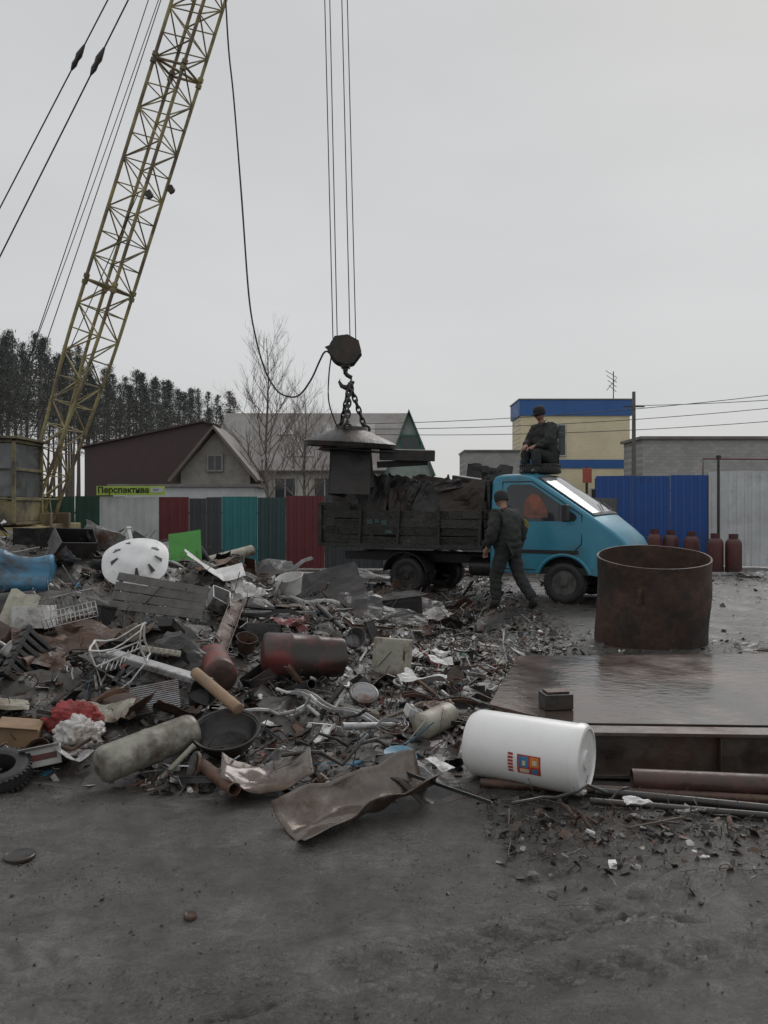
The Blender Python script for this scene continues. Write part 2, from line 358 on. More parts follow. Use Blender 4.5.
# medium scrap : individuals
def crumple(w,h,amp,seed,bend=0):
    dr=Vector((math.cos(seed),math.sin(seed),0)); off=math.sin(seed*3)*w*.2
    def fn(u,v):
        x=(u-.5)*w; y=(v-.5)*h
        fold=abs(x*dr.x+y*dr.y-off)
        z=amp*noise.noise(Vector((x*3/max(w,.1),y*3/max(w,.1),seed)))+bend*fold*.8+amp*.5*abs(noise.noise(Vector((x*8/max(w,.1),y*8/max(w,.1),seed))))
        e=amp*.6*noise.noise(Vector((u*4,v*4,seed+7)))
        return (x+e,y+e*.7,z)
    return fn
GR='loose pieces of scrap metal on the heap'
LB={0:'dark oily',1:'rusty',2:'brown rusted',3:'dull grey',4:'light grey',5:'dirty white',6:'faded red',7:'dirty blue',8:'dirty green',9:'stained beige',10:'weathered',11:'mud covered',12:'oily black'}
def scrap(kind,x,y,sz,mi,rot=None,dz=0.0,amp=None):
    mb=MB(); z=heap(x,y)+dz
    solid=0; sm=None; bev=0
    if kind=='sheet':
        w=sz*R.uniform(.8,1.5); h=sz*R.uniform(.4,.9); mb.sheet(crumple(w,h,sz*(amp if amp is not None else R.choice([.05,.08,.12,.2])),R.random()*99,R.uniform(-.7,.9) if amp is None else R.uniform(-.2,.3)),12,9); solid=.004; nm='scrap_sheet'; lb='bent metal sheet lying on the scrap heap'
        z+=.06+sz*.05
    elif kind=='pipe':
        r=sz*R.uniform(.05,.13); l=sz*R.uniform(1,2.2); mb.lathe([(r,-l/2),(r,l/2),(r*.85,l/2),(r*.85,-l/2),(r,-l/2)],14,M=Matrix.Rotation(rad(90),4,'Y')); nm='scrap_pipe'; lb='length of pipe lying across the scrap heap'; sm=40; z+=r+.03
    elif kind=='bar':
        l=sz*R.uniform(1.4,3); a=sz*R.uniform(.05,.09); mb.box((0,0,a/2),(l,.006,a)); mb.box((0,a/2+.004,.002),(l,a,.006)); nm='angle_iron'; lb='angle iron bar sticking out of the scrap heap'; z+=.06
    elif kind=='rod':
        l=sz*R.uniform(1.2,2.4); p=[(l*(t/6-.5),sz*.35*noise.noise(Vector((t*.6,l*9,1))),sz*.3*noise.noise(Vector((t*.6,l*9,5)))) for t in range(7)]
        mb.tube(p,R.uniform(.006,.014),6); nm='bent_rod'; lb='bent steel rod tangled in the scrap heap'; sm=50; z+=.08
    elif kind=='box':
        a,b,c=sz*R.uniform(.4,.8),sz*R.uniform(.3,.6),sz*R.uniform(.15,.4)
        for (cc,dd) in [((0,0,-c/2),(a,b,.008)),((a/2,0,0),(.008,b,c)),((-a/2,0,0),(.008,b,c)),((0,b/2,0),(a-.01,.008,c)),((0,-b/2,0),(a-.01,.008,c))]: mb.box(cc,dd)
        for v in mb.v:
            v+=Vector((n2(v.x,v.y,5,v.z*3),n2(v.x,v.y,5,4),n2(v.x,v.y,5,9)))*sz*.14
        nm='metal_casing'; lb='open metal appliance casing thrown on the heap'; z+=c*.5
    elif kind=='ring':
        r=sz*R.uniform(.2,.4); mb.torus((0,0,0),r,r*.16,n=24,k=8); mb.lathe([(r*.9,-.01),(r*.3,-.03),(r*.3,.0),(r*.9,.015)],20); nm='metal_wheel_rim'; lb='round metal rim lying in the scrap'; sm=40; z+=.05
    elif kind=='channel':
        l=sz*R.uniform(1.2,2.5); a=sz*R.uniform(.1,.2)
        mb.sheet(lambda u,v:((u-.5)*l,[-a/2,-a/2,a/2,a/2][round(v*3)],[a*.5,0,0,a*.5][round(v*3)]+l*.08*noise.noise(Vector((u*3,l,0)))),8,3); solid=.005; nm='metal_channel'; lb='bent channel profile lying on the scrap heap'; z+=.06
    elif kind=='wire':
        p=[];s0=R.random()*99
        for t in range(60):
            a=t*.55; rr=sz*(.25+.12*noise.noise(Vector((t*.2,s0,0)))); p.append((rr*math.cos(a),rr*math.sin(a),sz*.12*noise.noise(Vector((t*.3,s0,4)))))
        mb.tube(p,.005,5); nm='wire_tangle'; lb='tangled loops of old wire on the heap'; z+=.1
    elif kind=='bucket':
        r=sz*R.uniform(.22,.34); h=r*R.uniform(1.2,2.2); mb.lathe([(.001,.01),(r*.75,.01),(r*.76,0),(r,h),(r*1.04,h),(r*1.04,h-.012),(r*.97,h-.01),(r*.73,.02),(.001,.02)],20,wob=.18); nm='old_bucket'; lb='dented old metal bucket in the scrap'; sm=40; z+=.05
    elif kind=='radiator':
        for k in range(7):
            mb.box((k*sz*.11,0,0),(sz*.07,sz*.09,sz*.75))
            mb.box((k*sz*.11,0,sz*.33),(sz*.112,sz*.12,sz*.06)); mb.box((k*sz*.11,0,-sz*.33),(sz*.112,sz*.12,sz*.06))
        nm='radiator'; lb='ribbed heating radiator thrown in the scrap'; bev=.006; z+=.12
    elif kind=='plank':
        l=sz*R.uniform(1.3,2.4); mb.box((0,0,0),(l,sz*R.uniform(.12,.25),.02)); nm='scrap_plank'; lb='old plank lying across the scrap'; bev=.003; z+=.06
    if rot is None: rot=(R.gauss(0,.38),R.gauss(0,.38),R.uniform(0,6.28))
    return mb.build(nm,SM[mi],loc=(x,y,z),rot=rot,smooth=sm,solid=solid,bevel=bev,label=LB[mi]+' '+lb,category='scrap metal',group=GR)
def keep_clear(x,y,big=False):
    for (cx,cy,rr_) in ((-3.5,7.2,.75),(-2.42,7.5,.5),(-2.3,8.6,.5),(-1.25,5.8,.25)):
        if math.hypot(x-cx,y-cy)<rr_*(1.1 if big else .8): return True
    return False
kinds=['sheet']*23+['pipe']*9+['bar']*15+['rod']*22+['box']*9+['ring']*4+['channel']*13+['wire']*12+['plank']*3+['bucket']*5+['radiator']*3
cnt=0
while cnt<380:
    k=R.choice(kinds)
    if R.random()<.82: x,y=reg_heap()
    else: y=R.uniform(6,16); x=R.uniform(-.9,1.6)
    if keep_clear(x,y): continue
    sz=R.uniform(.14,.40)*(0.75+.05*y)*(.75 if x>-.6 else 1)
    mi=pick()
    if k=='plank': mi=10
    scrap(k,x,y,sz,mi); cnt+=1
cnt=0
while cnt<36:
    y=R.uniform(5.9,10.5); x=R.uniform(-min(6.0,y*.5+.3),-1.1)
    if keep_clear(x,y,True): continue
    mi=R.choices([0,12,1,2,3,5,9,8,7,4],[26,20,16,9,12,6,4,2,2,5])[0]
    scrap(R.choice(['sheet']*5+['box']*4+['channel','pipe','wire','bucket','radiator']),x,y,R.uniform(.4,.80)*(.8 if y<7 else 1),mi,(R.gauss(0,.5),R.gauss(0,.35),R.uniform(0,6.3)),dz=R.uniform(0,.08),amp=R.choice([.05,.1,.18])); cnt+=1
for (x,y,s,mi) in [(-.3,9.6,.6,12),(.25,9.9,.6,12),(.5,10.6,.6,0),(-.8,10.2,.8,12),(-1.6,10.4,.9,12)]:
    scrap('sheet',x,y,s,mi,(R.uniform(.3,.9),R.gauss(0,.2),R.uniform(-.5,.5)),dz=.05,amp=.08)

# ---------------------------------------------------------------- notable scrap items
def hz(x,y,d=0): return heap(x,y)+d
heaterw=mat('white_enamel',(0.78,0.78,0.77),(0.70,0.70,0.68),2,(0.22,0.35),0,0.02,dirt=(0.42,0.38,0.33),dirt_amt=0.14)
p0=Vector((0.545,4.72,0.20)); p1=Vector((1.125,4.38,0.197)); d=(p1-p0); Lh=d.length; q=d.to_track_quat('Z','Y').to_matrix().to_4x4()
Mh=Matrix.Translation(p0)@q
mb=MB(); r=.192
mb.lathe([(0.001,-.03),(.11,-.025),(.17,-.01),(r-.004,.02),(r,.04)]+[(r,.04+(Lh-.09)*k/6) for k in range(1,7)]+[(r+.004,Lh-.048),(r+.004,Lh-.02),(r-.008,Lh),(r-.024,Lh+.004),(r-.03,Lh-.006),(.1,Lh-.008),(.001,Lh-.006)],48,M=Mh)
he=mb.build('water_heater',heaterw,smooth=40,label='white cylindrical water heater lying on muddy ground',category='water heater')
lm=[mat('label_red',(0.5,.06,.04),None,9,(.4,.5),0,0),mat('label_orange',(.65,.22,.05),None,9,(.4,.5),0,0),mat('label_blue',(.05,.20,.38),None,9,(.4,.5),0,0),mat('label_cream',(.6,.5,.35),None,9,(.4,.5),0,0)]
inv=q.to_3x3().inverted(); camdir=(Vector((0,0,1.2))-p0.lerp(p1,.5)); cl=inv@camdir; a0=math.atan2(cl.y,cl.x)
zl=inv@Vector((0,0,1)); az=math.atan2(zl.y,zl.x)
sg=1 if ((az-a0+math.pi)%(2*math.pi)-math.pi)>0 else -1
def patch(mb,l0,l1,t0,t1,mi,off=.0015):
    t0-=.12; t1-=.12
    def fn(u,v):
        a=a0+sg*(t0+(t1-t0)*v); l=l0+(l1-l0)*u; return ((r+off)*math.cos(a),(r+off)*math.sin(a),l)
    mb.sheet(fn,2,4,mi,Mh)
mb=MB(); x0=Lh*.50
patch(mb,x0,x0+.135,-.50,.06,0)
patch(mb,x0+.01,x0+.065,-.30,.02,2,.003); patch(mb,x0+.075,x0+.125,-.26,.03,1,.003); patch(mb,x0+.015,x0+.07,-.46,-.34,3,.003); patch(mb,x0+.085,x0+.12,-.46,-.32,2,.003); patch(mb,x0+.03,x0+.05,-.24,-.10,3,.0045); patch(mb,x0+.09,x0+.115,-.2,-.06,3,.0045)
for k in range(6): patch(mb,x0-.055,x0-.025,-.50+k*.10,-.43+k*.10,0)
mb.build('heater_label',lm,parent=he,label='red, orange and blue printed sticker')
mb=MB(); mb.cyl(Mh@Vector((0,0,Lh-.008)),Mh@Vector((0,0,Lh+.004)),.05,n=20)
mb.build('flange_cover',heaterw,parent=he,smooth=40)

mb=MB()
def fn(u,v):
    x=(u-.5)*.86; wv=.40*(1-.30*u); a=(v-.5)*2.2
    y=math.sin(a)*wv*.5+0.05*n2(u*3,v*3,1,4); z=.15*(1-math.cos(a))*(1+.6*u)+.02*n2(u*6,v*6,1,7)+ .08*max(0,u-.6)*math.sin(v*9)+.02*abs(math.sin(u*9+v*3))
    return (x,y,z)
mb.sheet(fn,26,18)
panelm=mat('wet_brown_panel',(.17,.15,.135),(.08,.068,.06),4,(.14,.40),.4,.25,dirt=(.055,.035,.024),dirt_amt=.6)
mb.build('curved_metal_panel',panelm,loc=(-.12,4.10,.035),rot=(rad(12),rad(-5),rad(34)),smooth=60,solid=.005,label='curved rusty body panel lying on the wet ground',category='scrap metal')
mb=MB(); mb.sheet(lambda u,v:((u-.5)*.5,(v-.5)*.3,.10*((u-.5)**2*4)+.05*n2(u*4,v*4,1,3)),12,8)
mb.build('bent_fender',panelm,loc=(-.66,4.45,.07),rot=(rad(10),0,rad(10)),smooth=60,solid=.004,label='rusty curled fender sheet beside the panel',category='scrap metal')
mb=MB(); mb.sheet(lambda u,v:((u-.5)*.6,(v-.5)*.25,.06*math.sin(u*5)+.04*n2(u*4,v*4,1,9)),12,6)
mb.build('twisted_sheet',darkm,loc=(.18,4.38,.07),rot=(rad(15),rad(8),rad(-25)),smooth=60,solid=.004,label='dark twisted sheet by the curved panel',category='scrap metal')
def drum(name,a,b,r,m,label,cat,ribs=0,cap=.03,wob=.0):
    a=Vector(a);b=Vector(b);d=b-a;l=d.length;M=Matrix.Translation(a)@d.to_track_quat('Z','Y').to_matrix().to_4x4()
    pr=[(.001,-cap),(r*.6,-cap*.8),(r*.93,-cap*.2),(r,cap*.6)]
    for i in range(ribs):
        z=l*(i+1)/(ribs+1); pr+=[(r,z-.02),(r*1.035,z-.008),(r*1.035,z+.008),(r,z+.02)]
    pr+=[(r,l-cap*.6),(r*.93,l+cap*.2),(r*.6,l+cap*.8),(.001,l+cap)]
    out=[pr[0]]
    for p in pr[1:]:
        q0=out[-1]
        if abs(p[1]-q0[1])>.12:
            k=int(abs(p[1]-q0[1])/.08)
            for t in range(1,k): out.append((q0[0]+(p[0]-q0[0])*t/k,q0[1]+(p[1]-q0[1])*t/k))
        out.append(p)
    mb=MB(); mb.lathe(out,28,M=M,wob=wob)
    return mb.build(name,m,smooth=50,label=label,category=cat)
tankm=mat('grey_green_tank',(.28,.275,.23),(.14,.135,.11),5,(.3,.55),.15,.2,dirt=(.06,.045,.033),dirt_amt=.6)
drum('metal_tank',(-1.60,4.50,.13),(-1.20,4.92,.21),.105,tankm,'grey green cylindrical tank lying on scrap','tank',cap=.035,ribs=1,wob=.05)
drum('cardboard_tube',(-1.28,5.35,.48),(-.92,5.0,.32),.038,mat('brown_tube',(.24,.16,.10),None,6,(.5,.8),0,.1),'brown tube leaning on the scrap','tube',cap=.004)
drum('red_barrel',(-.96,6.35,hz(-.9,6.3,.20)),(-.34,6.5,hz(-.4,6.5,.24)),.165,mat('rusty_red_paint',(.14,.022,.02),(.06,.02,.018),4,(.3,.6),0,.25,dirt=(.022,.017,.015),dirt_amt=.75),'crushed rusty red barrel lying on the scrap','barrel',ribs=2,wob=.22)
zc=hz(-1.27,6.0,.17)
cn=drum('red_canister',(-1.24,5.98,zc),(-1.42,6.55,zc+.03),.13,mat('red_paint2',(.17,.035,.028),(.08,.02,.018),7,(.3,.6),0,.2,dirt=(.03,.02,.015),dirt_amt=.6),'rusty red canister with round end showing','canister',cap=.012)
drum('blue_barrel',(-4.1,7.55,.98),(-3.28,7.75,.86),.25,mat('faded_blue_paint',(.05,.17,.28),(.03,.10,.17),4,(.22,.5),0,.3,dirt=(.04,.035,.03),dirt_amt=.45),'dented faded blue barrel on top of the heap','barrel',ribs=1,wob=.5)
drum('steel_drum',(-3.7,6.9,hz(-3.6,6.9,.02)),(-3.15,7.15,hz(-3.15,7.1,.02)),.14,darkm,'dark dented steel drum in the heap','barrel',ribs=1,wob=.35)
drum('beige_canister',(.26,5.35,.11),(.46,5.6,.13),.09,beigem,'small beige canister lying beside the heater','canister',cap=.02)
mb=MB()
mb.lathe([(.30,.0),(.33,.02),(.335,.05),(.29,.08),(.24,.10),(.17,.16),(.10,.17),(.05,.16),(.001,.16)],36,wob=.15)
tub=mb.build('plastic_tub',mat('white_plastic',(.72,.72,.72),(.57,.57,.57),4,(.3,.5),0,.05,dirt=(.3,.28,.25),dirt_amt=.25),loc=(-2.50,8.0,1.0),rot=(rad(42),rad(12),0),smooth=50,label='white round plastic tub overturned on heap top',category='tub')
for i in range(9):
    a=i*2*math.pi/9+.2
    if i in (2,6): continue
    mb=MB()
    c=Vector((math.cos(a)*.205,math.sin(a)*.205,.133)); e=Vector((math.cos(a),math.sin(a),-.85)).normalized(); tt=Vector((-math.sin(a),math.cos(a),0))
    mb.add([c-e*.045-tt*.009,c-e*.045+tt*.009,c+e*.045+tt*.024,c+e*.045-tt*.024],[(0,1,2,3)],0,Matrix.Translation((math.cos(a)*.006,math.sin(a)*.006,.006)))
    mb.build('vent_slot',darkm,parent=tub,solid=.004)
mb=MB(); mb.sheet(lambda u,v:((u-.5)*.38,.02*math.sin(u*3),(v-.5)*.36+.03*(u-.5)),8,5)
mb.build('green_panel',mat('bright_green_plastic',(.10,.38,.08),(.08,.30,.06),4,(.4,.6),0,.05,dirt=(.08,.16,.05),dirt_amt=.2),loc=(-2.42,9.6,1.12),rot=(rad(-10),rad(-4),rad(6)),solid=.02,label='bright green plastic panel standing on the heap',category='panel')
mb=MB(); mb.sheet(lambda u,v:((u-.5)*.24,(v-.5)*.60,.04*n2(u*3,v*3,1,5)),6,8)
mb.build('light_slab',beigem,loc=(-3.02,6.45,.66),rot=(rad(50),rad(18),rad(18)),solid=.03,label='pale dirty slab leaning against the heap',category='panel')
mb=MB(); mb.box((0,0,.17),(.34,.10,.34)); fr=mb.build('enamel_cabinet',beigem,loc=(.06,6.95,hz(.06,7,.0)),rot=(rad(-8),rad(3),rad(-8)),bevel=.012,label='dirty beige enamel cabinet standing in the scrap',category='cabinet')
mb=MB(); mb.box((0,-.056,.17),(.29,.008,.29)); mb.box((.11,-.066,.2),(.015,.012,.08),1); mb.build('cabinet_door',[beigem,darkm],parent=fr,bevel=.003)
mb=MB(); mb.box((0,0,0),(.85,.08,.012)); mb.box((0,-.04,-.02),(.85,.008,.04)); mb.box((0,.04,-.02),(.85,.008,.04))
mb.build('aluminium_channel',lightm,loc=(-1.68,5.9,hz(-1.68,5.9,.20)),rot=(rad(15),rad(13),rad(-12)),bevel=.002,label='long pale aluminium channel lying over the scrap',category='scrap metal')
mb=MB()
def rack(mb,w,h,d,r=.007):
    P=[Vector((x,y,z)) for x in (0,w) for y in (0,d) for z in (0,h)]
    for i in range(8):
        for j in range(i+1,8):
            if sum(abs(P[i][k]-P[j][k])>1e-6 for k in range(3))==1: mb.tube([P[i].lerp(P[j],t/5) for t in range(6)],r,6)
    for t in range(1,9): mb.cyl((w*t/9,0,h*.5),(w*t/9,d,h*.5),r*.5,n=5)
    mb.cyl((0,0,h*.5),(w,0,h*.5),r,n=6); mb.cyl((0,d,h*.5),(w,d,h*.5),r,n=6)
rack(mb,.36,.28,.22)
for v in mb.v: v+=Vector((n2(v.x,v.z,4,1),n2(v.x,v.z,4,4),n2(v.x,v.y,4,9)))*.09
mb.build('wire_rack',whitem,loc=(-2.06,5.75,hz(-2.1,5.8,.06)),rot=(rad(12),rad(-14),rad(8)),label='white bent wire rack frame on the scrap',category='rack')
mb=MB()
for i in range(13): mb.tube([(i*.035,0,.12),(i*.035,.03,.0),(i*.035,.22,0),(i*.035,.25,.12)],.0035,5)
for y,z in [(.0,.12),(.03,0),(.09,0),(.15,0),(.22,0),(.25,.12)]: mb.cyl((0,y,z),(.42,y,z),.0045,n=5)
mb.build('wire_basket',lightm,loc=(-2.75,6.40,hz(-2.6,6.4,.16)),rot=(rad(35),rad(-12),rad(20)),label='light wire basket tipped over on the heap',category='basket')
mb=MB()
for i in range(14): mb.box((0,i*.026,0),(.34,.014,.008))
for x in (-.16,0,.16): mb.box((x,.17,-.008),(.02,.36,.008))
mb.build('slatted_grille',greym,loc=(-1.55,5.35,hz(-1.55,5.4,.08)),rot=(rad(20),rad(-8),rad(15)),label='slatted light metal grille lying on scrap',category='grille')
def blob(name,loc,sz,m,label,cat,seed):
    bm=bmesh.new(); bmesh.ops.create_icosphere(bm,subdivisions=5,radius=1)
    for v in bm.verts:
        n=1+.38*noise.noise(v.co*1.6+Vector((seed,0,0)))+.40*abs(noise.noise(v.co*3+Vector((0,seed,0))))+.18*abs(noise.noise(v.co*7))
        v.co=Vector((v.co.x*sz[0]*n,v.co.y*sz[1]*n,max(-.6,v.co.z)*sz[2]*n))
    me=bpy.data.meshes.new(name); bm.to_mesh(me); bm.free(); me.materials.append(m)
    me.polygons.foreach_set('use_smooth',[True]*len(me.polygons))
    o=bpy.data.objects.new(name,me); col.objects.link(o); o.location=loc; tag(o,label,cat); return o
blob('plastic_bag',(-1.94,5.0,hz(-1.92,5.0,.07)),(.13,.10,.10),mat('white_bag',(.58,.57,.56),(.34,.32,.30),14,(.35,.5),0,.4,dirt=(.2,.16,.13)),'crumpled white plastic bag on the scrap','bag',1)
blob('cloth_bundle',(-2.02,5.14,hz(-2.02,5.12,.13)),(.15,.09,.10),mat('red_cloth',(.33,.045,.045),(.15,.03,.03),14,(.7,.9),0,.4),'crumpled red cloth behind a white bag','cloth',5)
mb=MB(); mb.lathe([(.001,.0),(.13,.0),(.17,.05),(.20,.13),(.215,.135),(.215,.125),(.19,.12),(.16,.04),(.12,.015),(.001,.018)],30)
mb.build('black_basin',darkm,loc=(-.98,4.95,hz(-.98,4.95,.05)),rot=(rad(20),0,0),smooth=40,label='dark round metal basin tilted on the scrap',category='basin')
def tyre_prof(r,w):
    return [(r*.60,-w*.42),(r*.72,-w*.5),(r*.9,-w*.5),(r*.97,-w*.4),(r,-w*.2),(r,w*.2),(r*.97,w*.4),(r*.9,w*.5),(r*.72,w*.5),(r*.60,w*.42),(r*.60,-w*.42)]
def tread(mb,r,w,M=None,n=40):
    for i in range(n):
        a=2*math.pi*i/n
        for s in (-1,1):
            mb.add([Vector(( (r*.98+dx)*math.cos(a+da),(r*.98+dx)*math.sin(a+da),dz)) for dx in (0,.014) for da in (-.04,.04) for dz in (s*.03,s*w*.4)],[(4,6,7,5),(0,4,5,1),(2,3,7,6),(0,2,6,4),(1,5,7,3)],0,M)
def tyre(name,loc,rot,r,w,parent=None,**k):
    mb=MB(); mb.lathe(tyre_prof(r,w),40); tread(mb,r,w); return mb.build(name,black,parent=parent,loc=loc,rot=rot,smooth=40,**k)
tyre('spare_tyre',(-2.22,4.5,.09),(rad(14),rad(4),0),.19,.11,label='small worn tyre lying at the edge of the heap',category='tyre')
def cbox(name,loc,rot,d,m,label,extra=None):
    mb=MB(); mb.box((0,0,d[2]/2),d); o=mb.build(name,m,loc=loc,rot=rot,bevel=.004,label=label,category='box')
    mb=MB(); mb.box((d[0]*.02,-d[1]*.58,d[2]+.012),(d[0]*.92,d[1]*.25,.004),rot=(rad(-25),0,0)); mb.build('box_flap',m,parent=o)
    if extra:
        mb=MB(); mb.box((0,-d[1]/2-.002,d[2]*.55),(d[0]*.8,.002,d[2]*.35)); mb.build('box_print',extra,parent=o)
    return o
cbox('cardboard_box',(-2.32,5.0,hz(-2.32,5.0,.02)),(rad(6),rad(8),rad(14)),(.26,.2,.13),cardm,'wet brown cardboard box on the heap edge')
cbox('printed_box',(-2.05,4.72,hz(-2.05,4.75,.02)),(rad(-10),rad(-6),rad(22)),(.24,.18,.10),mat('pale_cardboard',(.42,.42,.40),(.3,.3,.29),6,(.5,.8),0,.05),'pale printed carton lying on the heap edge',redm)
mb=MB(); mb.lathe([(.001,.012),(.055,.012),(.062,.016),(.068,.012),(.068,.0)],30); mb.build('metal_disc',darkm,loc=(-1.66,3.60,gh(-1.66,3.6)+.004),smooth=30,label='flat dark metal disc on wet ground',category='metal disc')
mb=MB(); mb.lathe([(.001,.010),(.014,.010),(.022,.016),(.026,.010),(.026,.0)],20); mb.build('rusty_disc',rust,loc=(-.76,3.1,gh(-.76,3.1)+.002),smooth=30,label='small rusty disc on wet ground',category='metal disc')
mb=MB(); mb.lathe([(.001,.0),(.05,.0),(.09,.02),(.10,.03),(.09,.028),(.05,.01),(.001,.008)],24,wob=.2); mb.build('blue_dish',bluem,loc=(.10,4.60,.13),rot=(rad(12),rad(8),0),smooth=30,label='small blue dish lying on scrap',category='dish')
mb=MB()
for i in range(4): mb.box((0,0,i*.085),(.92,.012,.078),rot=(0,.02*(i-1),0))
for x in (-.42,.0,.42): mb.box((x,.012,.13),(.04,.012,.34))
mb.build('slatted_crate_side',mat('grey_boards',(.10,.095,.09),(.045,.042,.04),8,(.5,.8),0,.3),loc=(-2.10,7.25,hz(-2.1,7.25,.10)),rot=(rad(-25),rad(6),rad(-10)),bevel=.003,label='dark grey slatted crate side on the heap',category='crate')
mb=MB(); mb.box((0,0,.14),(.62,.35,.28)); mb.box((0,-.178,.14),(.5,.012,.2),1); mb.build('metal_cabinet',[darkm,black],loc=(.18,10.6,hz(.18,10.6,.02)),rot=(rad(6),rad(-6),rad(12)),bevel=.01,label='black metal cabinet lying on the ground litter',category='cabinet')
for (x,y,k,s,mi,rt) in [(.52,7.3,'sheet',.22,5,(.5,.1,.3)),(.82,7.2,'box',.2,4,(.2,.1,.4)),(.48,6.6,'sheet',.18,4,(.3,0,1.2)),(-.1,5.2,'pipe',.35,4,(.1,.1,.4)),(.6,7.9,'sheet',.2,5,(.3,.2,.8)),(.3,7.6,'rod',.35,5,(.1,.1,.3)),
    (.22,5.6,'box',.22,5,(.2,.3,.5)),(-.35,5.5,'channel',.3,4,(.1,.2,-.5)),(-1.9,8.7,'sheet',.5,5,(.3,.2,.4)),(-1.8,8.9,'channel',.4,4,(.2,.2,-.3)),(-1.1,8.3,'bar',.35,4,(.2,.1,.8)),
    (-.9,9.5,'channel',.35,5,(.1,.1,.1)),(-1.6,7.7,'box',.35,4,(.6,.3,.5)),(-.7,5.4,'rod',.4,4,(.2,.2,.3)),(-.9,7.5,'sheet',.4,6,(.3,.1,.5)),(-1.5,8.8,'sheet',.45,5,(.6,.2,1.)),
    (-2.6,5.35,'sheet',.3,9,(.5,.2,.5)),(-.15,5.9,'ring',.3,3,(.5,.2,.0)),(.05,5.15,'wire',.35,3,(.2,0,0)),(-.25,4.7,'rod',.45,0,(.1,.1,.4)),(.25,4.25,'bar',.25,0,(.1,.1,-.6)),
    (-.6,5.9,'bar',.35,2,(.2,.6,1.3)),(-.5,12,'box',.7,5,(.2,.1,.4)),(-3.6,11.5,'sheet',.9,3,(.4,.1,.4)),(-2.2,12.5,'sheet',.9,8,(.5,.1,.1)),
    (-1.6,14.5,'channel',.9,5,(.05,.02,.1)),(-.9,15.2,'bar',1.2,4,(0,.02,.2)),(-.2,16,'sheet',.8,5,(.2,.1,.1)),(.9,4.05,'rod',.3,0,(.1,.02,.3)),(1.28,3.98,'sheet',.10,5,(.2,.1,.2)),
    (-1.9,6.2,'radiator',.40,9,(1.2,.2,.3)),(-.3,7.6,'bucket',.4,3,(1.1,.3,.2)),(-1.3,5.55,'bucket',.3,0,(.9,.5,.2)),(7.6,18.2,'bar',1.0,4,(0,.02,.2)),(8.6,18.0,'sheet',.8,3,(.2,.1,.1)),(9.6,18.2,'pipe',.9,1,(0,0,.2)),(4.4,8.4,'rod',.6,1,(0,0,.3)),(4.2,8.9,'sheet',.35,11,(.1,.1,.3))]:
    scrap(k,x,y,s,mi,rt,dz=.05 if x<2 else -.03)

# ---------------------------------------------------------------- weighing platform
wetp=mat('wet_steel_plate',(.105,.072,.058),(.050,.036,.031),1.6,(.05,.28),.2,.16,dirt=(.034,.029,.025),dirt_amt=.5,bscale=12)
concm=mat('weathered_concrete',(.13,.12,.11),(.07,.065,.06),6,(.5,.8),0,.4)
girdm=mat('girder_steel',(.075,.062,.055),(.035,.028,.025),5,(.25,.6),.3,.3,dirt=(.06,.035,.025))
plat=empty('weighing_platform',label='raised wet steel plate platform with girder edge',category='platform')
mb=MB()
H=.29
def slab(mb,poly,z0,z1,mi=0):
    n=len(poly); vs=[(x,y,z0) for x,y in poly]+[(x,y,z1) for x,y in poly]
    mb.add(vs,[tuple(range(n-1,-1,-1)),tuple(range(n,2*n))]+[(k,(k+1)%n,n+(k+1)%n,n+k) for k in range(n)],mi)
P0=(1.08,4.80)
slab(mb,[P0,(7.5,4.50),(7.5,6.95),(3.3,7.05),(1.18,6.95),(.70,5.25)],H-.02,H); mb.build('deck_plate',wetp,parent=plat,fixn=True)
mb=MB(); slab(mb,[(1.2,4.93),(7.4,4.7),(7.4,6.85),(1.25,6.85),(.85,5.30)],-.02,H-.024); mb.build('platform_base',concm,parent=plat,fixn=True)
mb=MB()
fd=(Vector((7.5,4.50,0))-Vector((P0[0],P0[1],0))); ln=fd.length; Mf=Matrix.Translation((P0[0],P0[1]-.02,0))@Matrix.Rotation(math.atan2(fd.y,fd.x),4,'Z')
mb.box((ln/2,-.075,H-.020),(ln,.15,.022),0,Mf); mb.box((ln/2,-.06,H/2-.01),(ln,.016,H-.05),0,Mf); mb.box((ln/2,-.085,.03),(ln,.18,.022),0,Mf)
for i in range(4): mb.box((.9+i*1.7,-.095,H/2),(.014,.055,H-.08),0,Mf)
mb.build('edge_girder',girdm,parent=plat,bevel=.003)
mb=MB(); mb.box((0,0,.05),(.19,.14,.10)); o=mb.build('steel_box',darkm,loc=(1.12,5.15,H+.002),rot=(0,0,rad(8)),bevel=.006,label='dark steel junction box on the platform corner',category='box')
mb=MB(); mb.box((0,0,.108),(.15,.10,.014)); mb.build('box_lid',rust,parent=o,bevel=.003)
def hollow(name,a,b,r,m,label):
    a=Vector(a);b=Vector(b);d=b-a;l=d.length;M=Matrix.Translation(a)@d.to_track_quat('Z','Y').to_matrix().to_4x4()
    mb=MB(); mb.lathe([(r,0),(r,l),(r*.88,l),(r*.88,0),(r,0)],24,M=M); return mb.build(name,m,smooth=40,label=label,category='pipe')
hollow('rusty_pipe',(1.38,4.40,.085),(4.2,4.05,.07),.058,mat('maroon_pipe',(.075,.035,.03),(.04,.023,.02),7,(.3,.6),.1,.2,dirt=(.035,.025,.02)),'long rusty maroon pipe beside the platform girder')
hollow('black_pipe',(1.16,4.34,.04),(4.0,3.45,.05),.022,darkm,'thin black pipe lying on muddy ground')
hollow('black_pipe',(1.1,4.22,.03),(3.6,3.62,.03),.018,darkm,'thin black pipe lying on muddy ground')
hollow('black_pipe',(.55,4.5,.03),(3.4,4.0,.03),.025,rust,'thin rusty pipe lying under the heater')
